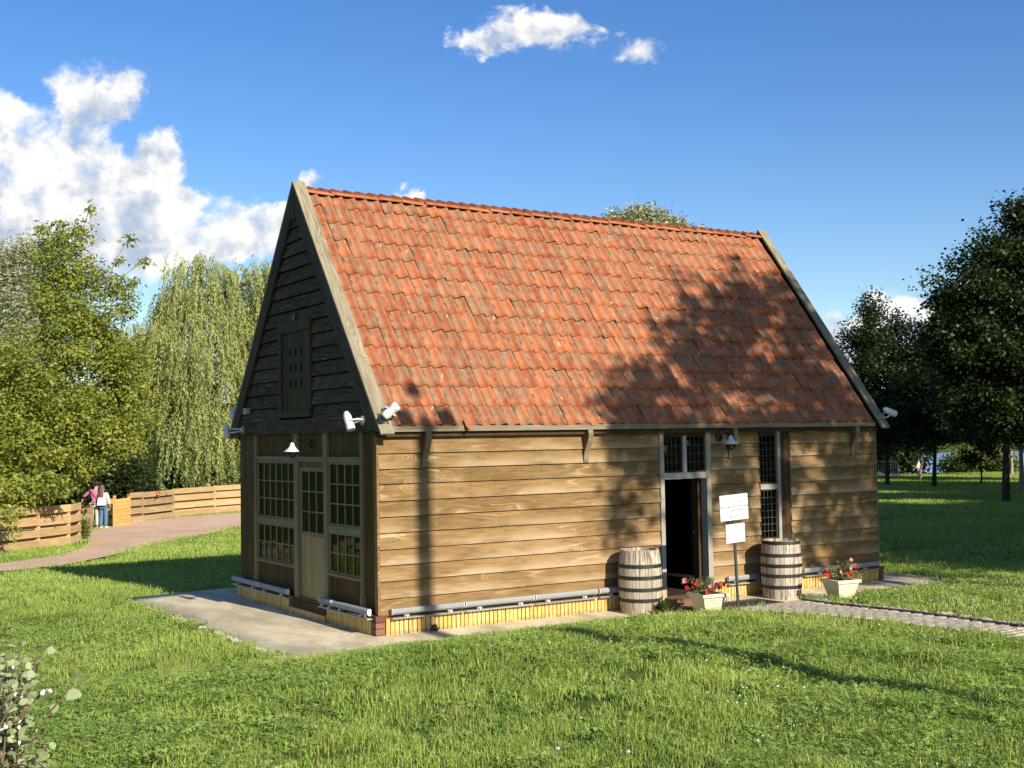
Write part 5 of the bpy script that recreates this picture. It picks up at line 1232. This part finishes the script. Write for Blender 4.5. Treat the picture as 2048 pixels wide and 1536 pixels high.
for px, lab, lo in ((1930, 'sunlit pale bush on the lake shore between the trunks', [(1930, 925, 38, 20), (1905, 932, 20, 14), (1950, 915, 26, 14)]), (1995, 'sunlit pale bush on the shore beside the biggest trunk', [(1995, 925, 26, 20), (2015, 935, 22, 14)])):
    b = W(px, D); base = (b.x, b.y, Hf(b.x, b.y)); tree('shore_bush', lab, base, tuple(W(px, D, 925)), [lobe(x, y, D, rx, ry) for x, y, rx, ry in lo], 220, 24, (.22, .22, .16), (.16, .30), .3, 'leaf_bush', 'bark', .05, 'bushes on the lake shore', seed=px, n_twig=20, cat='bush')
for k, (px, D, lo, lab) in enumerate(((1790, 80, [(1780, 890, 70, 50), (1820, 900, 40, 45), (1740, 900, 60, 50)], 'dark thicket behind the crowd barrier'), (1740, 74, [(1700, 880, 70, 60), (1740, 840, 50, 40)], 'dark thicket seen just past the house corner'))):
    b = W(px, D); base = (b.x, b.y, Hf(b.x, b.y)); tree('dark_thicket', lab, base, tuple(W(px, D, 890)), [lobe(x, y, D, rx, ry) for x, y, rx, ry in lo], 420, 26, (.3, .3, .26), (.2, .36), .32, 'leaf_dark', 'bark', .06, 'dark thickets by the lake', seed=70+k, n_twig=20, cat='shrub')
# far wood across the lake
g8 = np.random.default_rng(88); C = []
for s in np.arange(-170, 230, 4.5):
    for q in range(3):
        p = W(1024, 268+g8.uniform(0, 26))+RH*float(s+g8.uniform(-3, 3)); hh = g8.uniform(7, 13)
        d = unit(g8.normal(size=(34, 3))); C.append(np.array([p.x, p.y, -.5+hh*.5])+d*np.array([3.2, 3.2, hh*.5]))
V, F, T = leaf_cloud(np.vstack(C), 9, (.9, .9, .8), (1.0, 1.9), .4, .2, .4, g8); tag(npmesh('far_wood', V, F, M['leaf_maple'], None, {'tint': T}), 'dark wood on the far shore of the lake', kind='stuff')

# trees out of the frame to the right: they shade the lawn, the roof and the side wall
def shade_tree(label, x, y, lobes, n_cl, per, sp, seed, r0=.2):
    base = (x, y, Hf(x, y)); top = max(c[2] for c, _ in lobes)
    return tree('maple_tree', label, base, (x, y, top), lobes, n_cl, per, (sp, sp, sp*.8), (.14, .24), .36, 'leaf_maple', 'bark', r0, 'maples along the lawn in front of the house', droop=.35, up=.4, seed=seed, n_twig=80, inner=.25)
d = 14.5; cx, cz = 9.0+.0875*d, 2.6+.522*d
q_ = lambda X_, z_, rx, rz, ry=1.3, dd=0.: ((cx+X_-9., -d+dd, cz+z_-2.6), (rx, ry, rz))
shade_tree('maple in front of the house whose crown shades its right half', cx, -d, [q_(5.9, 3.8, 1.15, .75), q_(7.1, 4.8, 1.1, .9), q_(8.3, 5.5, 1., .85), q_(4.45, 3.15, .75, .45), q_(3.95, 2.0, .55, .9), q_(6.1, 2.1, 1.15, 1.0), q_(8.1, 1.6, 1.4, 1.2), q_(7.6, 3.2, 1.6, 1.1), q_(9.6, 4.2, 1.6, 1.5), q_(10.5, 2., 1.7, 1.5), q_(5.0, 2.45, .7, .5), q_(9.2, .5, 1.2, .7)], 560, 24, .165, 91, .2)
SHL = ['maple in the row off to the right, level with the biggest dark maple', 'second maple of the row off to the right, counted from the house', 'maple of the off frame row level with the crowd barrier', 'nearest maple off to the right of the paved walk', 'maple between the walk and the row off to the right', 'maple of the off frame row close to the lake', 'maple deep in the row off to the right, on open lawn', 'maple on the mound in front of the right lawn', 'small maple nearest to the right planter, out of the frame', 'last maple of the off frame row by the shore', 'broad maple of the off frame group right of the lawn', 'narrow maple of the off frame group nearest the house', 'broad maple at the back of the off frame group', 'tall maple on the mound of the off frame group', 'tall maple half way along the off frame row', 'young maple standing behind the nearest off frame maple', 'broad maple in the second row off to the right', 'broad maple of the second row nearest to the lake']
for k, (x, y, src) in enumerate(((27, 1.5, m3), (34, 6., m3), (41, 12.5, m3), (22, -5.5, m1), (30, -4, m2), (46, 19, m2), (37, 1, m3), (19, -12, m2), (16.5, -4.5, m1), (52, 24., m3), (24.5, -2, m3), (19, -4.5, m1), (28, -9, m3), (24, -11.5, m3), (35, -3, m3), (14.5, -9, m2), (40, 5.5, m3), (47, 12, m3))):
    o = dup(src); o.location = (x, y, Hf(x, y)); o.rotation_euler = (0, 0, k*1.7); o['group'] = 'maples along the lawn in front of the house'; o['label'] = SHL[k]
    o.scale = (1.05, 1.05, 1.08)

# snowberry bush close to the camera ------------------------------------
sb = thing('snowberry_bush', 'pale green snowberry bush with white berries in the bottom left corner', 'bush', tuple(W(-30, 3.1, 1690)))
so = sb.location.copy(); s9 = random.Random(12); LV = []; LF = []; LT = []; br = MB(); bv = []
def disc_leaf(c, d, n_, l, w, t):
    d = d.normalized(); s_ = d.cross(n_).normalized(); n_ = s_.cross(d); k0 = len(LV)
    for (a_, b_) in ((0, 0), (.22, .40), (.55, .5), (.85, .30), (1, 0), (.85, -.30), (.55, -.5), (.22, -.40)): LV.append(c+d*l*a_+s_*w*b_+n_*(abs(b_)*.22*w-.10*l*a_*a_))
    LF.append(tuple(range(k0, k0+8))); LT.extend([t]*8)
canes = []
for k in range(64):
    e = W(s9.uniform(-110, 92), 3.1+s9.uniform(-.35, .35), s9.uniform(1290, 1545))
    if (e-W(-60, 3.1, 1480)).length > .32+s9.random()*.05: e = W(-60, 3.1, 1480).lerp(e, .75)
    canes.append(e)
for (x, y) in ((8, 1290), (22, 1330), (35, 1355), (45, 1395), (60, 1430), (78, 1470), (95, 1500), (70, 1520), (30, 1470), (15, 1400), (5, 1350), (50, 1500), (88, 1525)): canes.append(W(x, 3.05+s9.uniform(-.1, .1), y))
for e in canes:
    b0 = so+Vector((s9.gauss(0, .06), s9.gauss(0, .06), 0)); e = Vector(e); m_ = b0.lerp(e, .55)+Vector((s9.gauss(0, .03), s9.gauss(0, .03), .07)); P = []
    for t in np.linspace(0, 1, 9): P.append(b0*(1-t)**2+m_*2*t*(1-t)+e*t*t)
    br.tube([p-so for p in P], [.005*(1-.7*i_/8) for i_ in range(9)], 5)
    for i_ in range(3, 9):
        dd = (P[i_]-P[i_-1]).normalized(); sd = dd.cross(Vector((0, 0, 1))).normalized()
        for s in (-1, 1):
            o = (sd*s+dd*.5+Vector((s9.gauss(0, .4), s9.gauss(0, .4), s9.gauss(0, .3)))); nn = Vector((s9.gauss(-.15, .4), s9.gauss(-.5, .45), .75+s9.gauss(0, .3)))
            disc_leaf(P[i_]-so+o.normalized()*.006, o, nn, s9.uniform(.015, .029), s9.uniform(.012, .022), s9.random())
        if s9.random() < .34:
            for q in range(s9.randint(1, 3)): bv.append(P[i_]-so+Vector((s9.gauss(0, .010), s9.gauss(0, .010), -.008+s9.gauss(0, .006))))
# the one long shoot with single leaves
sp_ = [W(60, 3.0, 1492), W(100, 2.98, 1424), W(128, 2.97, 1392), W(150, 2.97, 1360)]
br.tube([p-so for p in sp_], [.003, .0026, .002, .0012], 5)
tow = (CAM-sp_[2]).normalized()
disc_leaf(sp_[2]-so, RT*.95+UP*.1, tow+Vector((0, 0, .9)), .043, .036, .95); disc_leaf(sp_[1]-so, UP*.5+RT*.6, tow+Vector((.3, 0, .6)), .026, .024, .8)
disc_leaf(sp_[3]-so, RT*.9+UP*.25, Vector((.9, .2, .3)), .036, .022, .0); disc_leaf(sp_[3]-so, -RT*.2+UP*.9, Vector((.8, .7, .1)), .028, .02, .0)
br.build('twigs', M['twig'], sb)
me = bpy.data.meshes.new('leaves'); me.from_pydata([tuple(v) for v in LV], [], LF); at = me.attributes.new('tint', 'FLOAT', 'POINT'); at.data.foreach_set('value', LT); me.materials.append(M['leaf_snow']); link('leaves', me, sb)
for p in bv[:130]: MB().ball(tuple(p), s9.uniform(.0045, .0068), 8, 6).build('berry', M['berry'], sb, smooth=True)
# dandelion clocks
for k, (px, py, D_) in enumerate(((1115, 1497, 7.9), (1256, 1503, 7.95))):
    hd = W(px, D_, py); z0 = Hf(hd.x, hd.y); t = thing('dandelion_clock', ('white dandelion clock at the bottom of the lawn, left of the pair', 'white dandelion clock at the bottom of the lawn, right of the pair')[k], 'dandelion', (hd.x-.03, hd.y, z0), group='dandelion clocks in the lawn')
    e = hd-t.location; MB().tube([(0, 0, -.02), (e.x*.4, e.y*.4, e.z*.6), tuple(e)], .0028, 6).build('stem', M['stemgreen'], t); MB().ball(tuple(e), .0165, 12, 8, (1, 1, .75)).build('seed_head', M['fluff'], t)
# ================================================================ grass
SRC = bpy.data.collections.new('grass_sources')
def src(name, V, F, m, tint):
    me = bpy.data.meshes.new(name); me.from_pydata(V, [], F); at = me.attributes.new('tint', 'FLOAT', 'POINT'); at.data.foreach_set('value', tint); me.materials.append(m)
    o = bpy.data.objects.new(name, me); SRC.objects.link(o); return o
def tuft(name, n, rad, h0, h1, w, lean, m, seed, tipw=.35):
    g = random.Random(seed); V = []; F = []; T = []
    for k in range(n):
        a = g.uniform(0, 6.283); r = rad*math.sqrt(g.random()); x, y = r*math.cos(a), r*math.sin(a); h = g.uniform(h0, h1); d = g.uniform(0, 6.283); ln = abs(g.gauss(0, lean))*h
        ox, oy = math.cos(d), math.sin(d); f = g.uniform(0, 6.283); sx, sy = math.cos(f)*w*g.uniform(.7, 1.3), math.sin(f)*w*g.uniform(.7, 1.3); b = len(V)
        mx, my, mz = x+ox*ln*.35, y+oy*ln*.35, h*.6; tx, ty, tz = x+ox*ln, y+oy*ln, h*(1-.25*min(1, ln/h))
        V += [(x-sx, y-sy, -.02), (x+sx, y+sy, -.02), (mx+sx*.8, my+sy*.8, mz), (mx-sx*.8, my-sy*.8, mz), (tx+sx*.1, ty+sy*.1, tz), (tx-sx*.1, ty-sy*.1, tz)]
        F += [(b, b+1, b+2, b+3), (b+3, b+2, b+4, b+5)]; t = g.random(); T += [t*.7, t*.7, t, t, t, t]
    return src(name, V, F, m, T)
def rosette(name, n, l, w, m, seed, rise=.5, rad=.0):
    g = random.Random(seed); V = []; F = []; T = []
    for k in range(n):
        a = g.uniform(0, 6.283); o = Vector((math.cos(a), math.sin(a), 0)); s = Vector((-o.y, o.x, 0)); L_ = l*g.uniform(.6, 1.1); z = g.uniform(.2, 1)*rise*L_; c = Vector((g.gauss(0, rad), g.gauss(0, rad), .0)); b = len(V); ww = w*g.uniform(.7, 1.2); t = g.random()
        V += [tuple(c), tuple(c+o*L_*.5+s*ww+Vector((0, 0, z))), tuple(c+o*L_+Vector((0, 0, z*.7))), tuple(c+o*L_*.5-s*ww+Vector((0, 0, z)))]; F.append((b, b+1, b+2, b+3)); T += [t]*4
    return src(name, V, F, m, T)
def cloverpatch(name, n, rad, h, size, m, seed):
    g = random.Random(seed); V = []; F = []; T = []
    for k in range(n):
        a = g.uniform(0, 6.283); r = rad*math.sqrt(g.random()); c = Vector((r*math.cos(a), r*math.sin(a), h*g.uniform(.5, 1.1))); a0 = g.uniform(0, 6.28); t = g.random(); nz = Vector((g.gauss(0, .3), g.gauss(-.2, .3), 1)).normalized()
        u = nz.orthogonal().normalized(); v = nz.cross(u)
        for q in range(3):
            e = a0+q*2.094; o = u*math.cos(e)+v*math.sin(e); s = u*-math.sin(e)+v*math.cos(e); b = len(V); z = size*g.uniform(.8, 1.2)
            V += [tuple(c), tuple(c+o*z*.6+s*z*.42), tuple(c+o*z*1.05), tuple(c+o*z*.6-s*z*.42)]; F.append((b, b+1, b+2, b+3)); T += [t]*4
    return src(name, V, F, m, T)
def heads(name, n, rad, h0, h1, r, m, seed, stalk=True):
    g = random.Random(seed); mb = MB()
    for k in range(n):
        a = g.uniform(0, 6.283); q = rad*math.sqrt(g.random()); p = Vector((q*math.cos(a), q*math.sin(a), 0)); h = g.uniform(h0, h1); e = p+Vector((g.gauss(0, .15)*h, g.gauss(0, .15)*h, h))
        mb.ball(tuple(e), r*g.uniform(.7, 1.2), 6, 4)
    me = mb.mesh(name, m); at = me.attributes.new('tint', 'FLOAT', 'POINT'); o = bpy.data.objects.new(name, me); SRC.objects.link(o); return o
for k in range(4): tuft('a_lawn%d' % k, 50, .12, .02, .058, .0024, 1.1, M['grass'], k)          # 0-3 short lawn
for k in range(3): tuft('b_tall%d' % k, 30, .13, .05, .12, .0028, 1.1, M['grass'], 10+k)            # 4-6 long grass
tuft('c_far0', 90, .5, .04, .085, .007, .8, M['grass'], 20); tuft('c_far1', 90, .5, .04, .10, .007, .8, M['grass'], 21)   # 7-8 far lawn
rosette('d_dandelion0', 14, .10, .014, M['clover'], 30, .55); rosette('d_dandelion1', 18, .085, .016, M['clover'], 31, .8, .02)   # 9-10
cloverpatch('e_clover0', 60, .15, .055, .014, M['clover'], 40); cloverpatch('e_clover1', 60, .16, .07, .017, M['clover'], 41)      # 11-12
tuft('f_stalks', 9, .12, .14, .28, .0016, .25, M['straw'], 50)                                        # 13
heads('g_heads', 3, .18, .06, .12, .0075, M['whiteflower'], 60)                                         # 14
heads('h_specks', 5, .5, .05, .10, .010, M['whiteflower'], 61)                                         # 15
heads('i_yellow', 2, .1, .05, .09, .010, M['yellowflower'], 62)                                        # 16
P = []; SCL = []; IDX = []; ROT = []
gg = np.random.default_rng(77)
def scatter(d0, d1, rho, pick, scl, latk=.56, cond=None):
    area = latk*(d1*d1-d0*d0); n = int(area*rho); D = np.sqrt(gg.uniform(d0*d0, d1*d1, n)); a = gg.uniform(-latk, latk, n)
    x = CAM.x+D*(FH.x+RH.x*a); y = CAM.y+D*(FH.y+RH.y*a); m = mask(x, y)
    if cond is not None: m &= cond(x, y)
    x, y = x[m], y[m]; k = len(x)
    P.append(np.stack([x, y, H(x, y)], 1)); SCL.append(gg.uniform(scl[0], scl[1], k)); IDX.append(gg.choice(pick, k)); ROT.append(gg.uniform(0, 6.283, k))
def mask(x, y):
    m = ~((x > SLAB[0]-.07) & (x < SLAB[1]+.03) & (y > SLAB[2]-.02) & (y < SLAB[3]+.05))
    m &= ~inpoly(x, y, PATHPOLY); m &= ~inpoly(x, y, WALKPOLY)
    D = (x-CAM.x)*FH.x+(y-CAM.y)*FH.y; return m & (D < 92)
def pn(x, y, s, k=0.): return .5+.25*(np.sin(x*s+1.3+k)+np.sin(y*s*1.17+2.1*np.sin(x*s*.43+k)))*.9+.12*np.sin(x*s*2.7-y*s*2.3+k)
scatter(5., 9., 110, [0, 1, 2, 3, 4], (.8, 1.15), cond=lambda x, y: pn(x, y, 7., 3.) > .2); scatter(9., 13., 72, [0, 1, 2, 3, 4, 5], (.85, 1.25), cond=lambda x, y: pn(x, y, 6., 4.) > .2); scatter(13., 22, 42, [0, 1, 2, 3, 4, 5, 6], (.95, 1.35))
scatter(6., 22., 12, [4, 5, 6], (.8, 1.2), cond=lambda x, y: (pn(x, y, 1.1) > .5) & (x > -1.5))
scatter(20., 34., 14, [0, 1, 2, 3, 7, 8], (.9, 1.3)); scatter(30., 92., 3.6, [7, 8], (1., 1.5))
scatter(5.5, 20., 26, [9, 10], (.6, 1.15), cond=lambda x, y: pn(x, y, 1.7, 2.) > .45); scatter(5.5, 21., 44, [11, 12], (.7, 1.2), cond=lambda x, y: (pn(x, y, .9, 5.) > .40) & (x > -5.5))
scatter(5.5, 18., 2.2, [13], (.6, 1.05), cond=lambda x, y: pn(x, y, .8, 9.) > .55)
scatter(7., 24., 2.2, [14], (.7, 1.1), cond=lambda x, y: (x > -.5)); scatter(7., 24., .25, [14], (.7, 1.1)); scatter(22., 60., .7, [15], (.8, 1.2), cond=lambda x, y: x > 6)
scatter(9., 22., .05, [16], (.7, 1.)); scatter(14.5, 22., 6, [14], (.8, 1.2), cond=lambda x, y: (x > 6.2) & (y < -1.2))
# ragged fringe over the front edge of the apron and the gable side
n = 700; fx = gg.uniform(SLAB[0]+.0, 4.6, n); fy = -1.13+np.abs(gg.normal(0, .055, n))-.05
P.append(np.stack([fx, fy, np.full(n, -.045)], 1)); SCL.append(gg.uniform(.6, 1.1, n)); IDX.append(gg.choice([0, 1, 2, 3, 4, 5], n)); ROT.append(gg.uniform(0, 6.28, n))
n = 260; fx = gg.uniform(6.2, 10., n); fy = -1.15-gg.random(n)*.15
P.append(np.stack([fx, fy, np.full(n, -.03)], 1)); SCL.append(gg.uniform(.8, 1.2, n)); IDX.append(gg.choice([4, 5, 6], n)); ROT.append(gg.uniform(0, 6.28, n))
P = np.vstack(P); SCL = np.concatenate(SCL); IDX = np.concatenate(IDX); ROT = np.concatenate(ROT)
me = bpy.data.meshes.new('grass'); me.vertices.add(len(P)); me.vertices.foreach_set('co', P.astype(np.float32).ravel())
for an, arr, ty in (('gscale', SCL, 'FLOAT'), ('gidx', IDX, 'INT'), ('grot', ROT, 'FLOAT')):
    at = me.attributes.new(an, ty, 'POINT'); at.data.foreach_set('value', arr.astype(np.int32 if ty == 'INT' else np.float32))
go = link('grass', me); tag(go, 'long sunlit lawn grass with clover and white flower heads', kind='stuff')
ng = bpy.data.node_groups.new('grass scatter', 'GeometryNodeTree')
ng.interface.new_socket('Geometry', in_out='INPUT', socket_type='NodeSocketGeometry'); ng.interface.new_socket('Geometry', in_out='OUTPUT', socket_type='NodeSocketGeometry')
gi = ng.nodes.new('NodeGroupInput'); goo = ng.nodes.new('NodeGroupOutput'); ci = ng.nodes.new('GeometryNodeCollectionInfo'); ci.inputs[0].default_value = SRC; ci.inputs['Separate Children'].default_value = True; ci.inputs['Reset Children'].default_value = True
m2p = ng.nodes.new('GeometryNodeMeshToPoints'); iop = ng.nodes.new('GeometryNodeInstanceOnPoints'); iop.inputs['Pick Instance'].default_value = True
def named(n_, ty):
    q = ng.nodes.new('GeometryNodeInputNamedAttribute'); q.data_type = ty; q.inputs[0].default_value = n_; return q.outputs[0]
cx_ = ng.nodes.new('ShaderNodeCombineXYZ'); ng.links.new(named('grot', 'FLOAT'), cx_.inputs[2])
e2r = ng.nodes.new('FunctionNodeEulerToRotation'); ng.links.new(cx_.outputs[0], e2r.inputs[0])
ng.links.new(gi.outputs[0], m2p.inputs[0]); ng.links.new(m2p.outputs[0], iop.inputs['Points']); ng.links.new(ci.outputs[0], iop.inputs['Instance']); ng.links.new(named('gidx', 'INT'), iop.inputs['Instance Index']); ng.links.new(e2r.outputs[0], iop.inputs['Rotation']); ng.links.new(named('gscale', 'FLOAT'), iop.inputs['Scale']); ng.links.new(iop.outputs[0], goo.inputs[0])
go.modifiers.new('scatter', 'NODES').node_group = ng
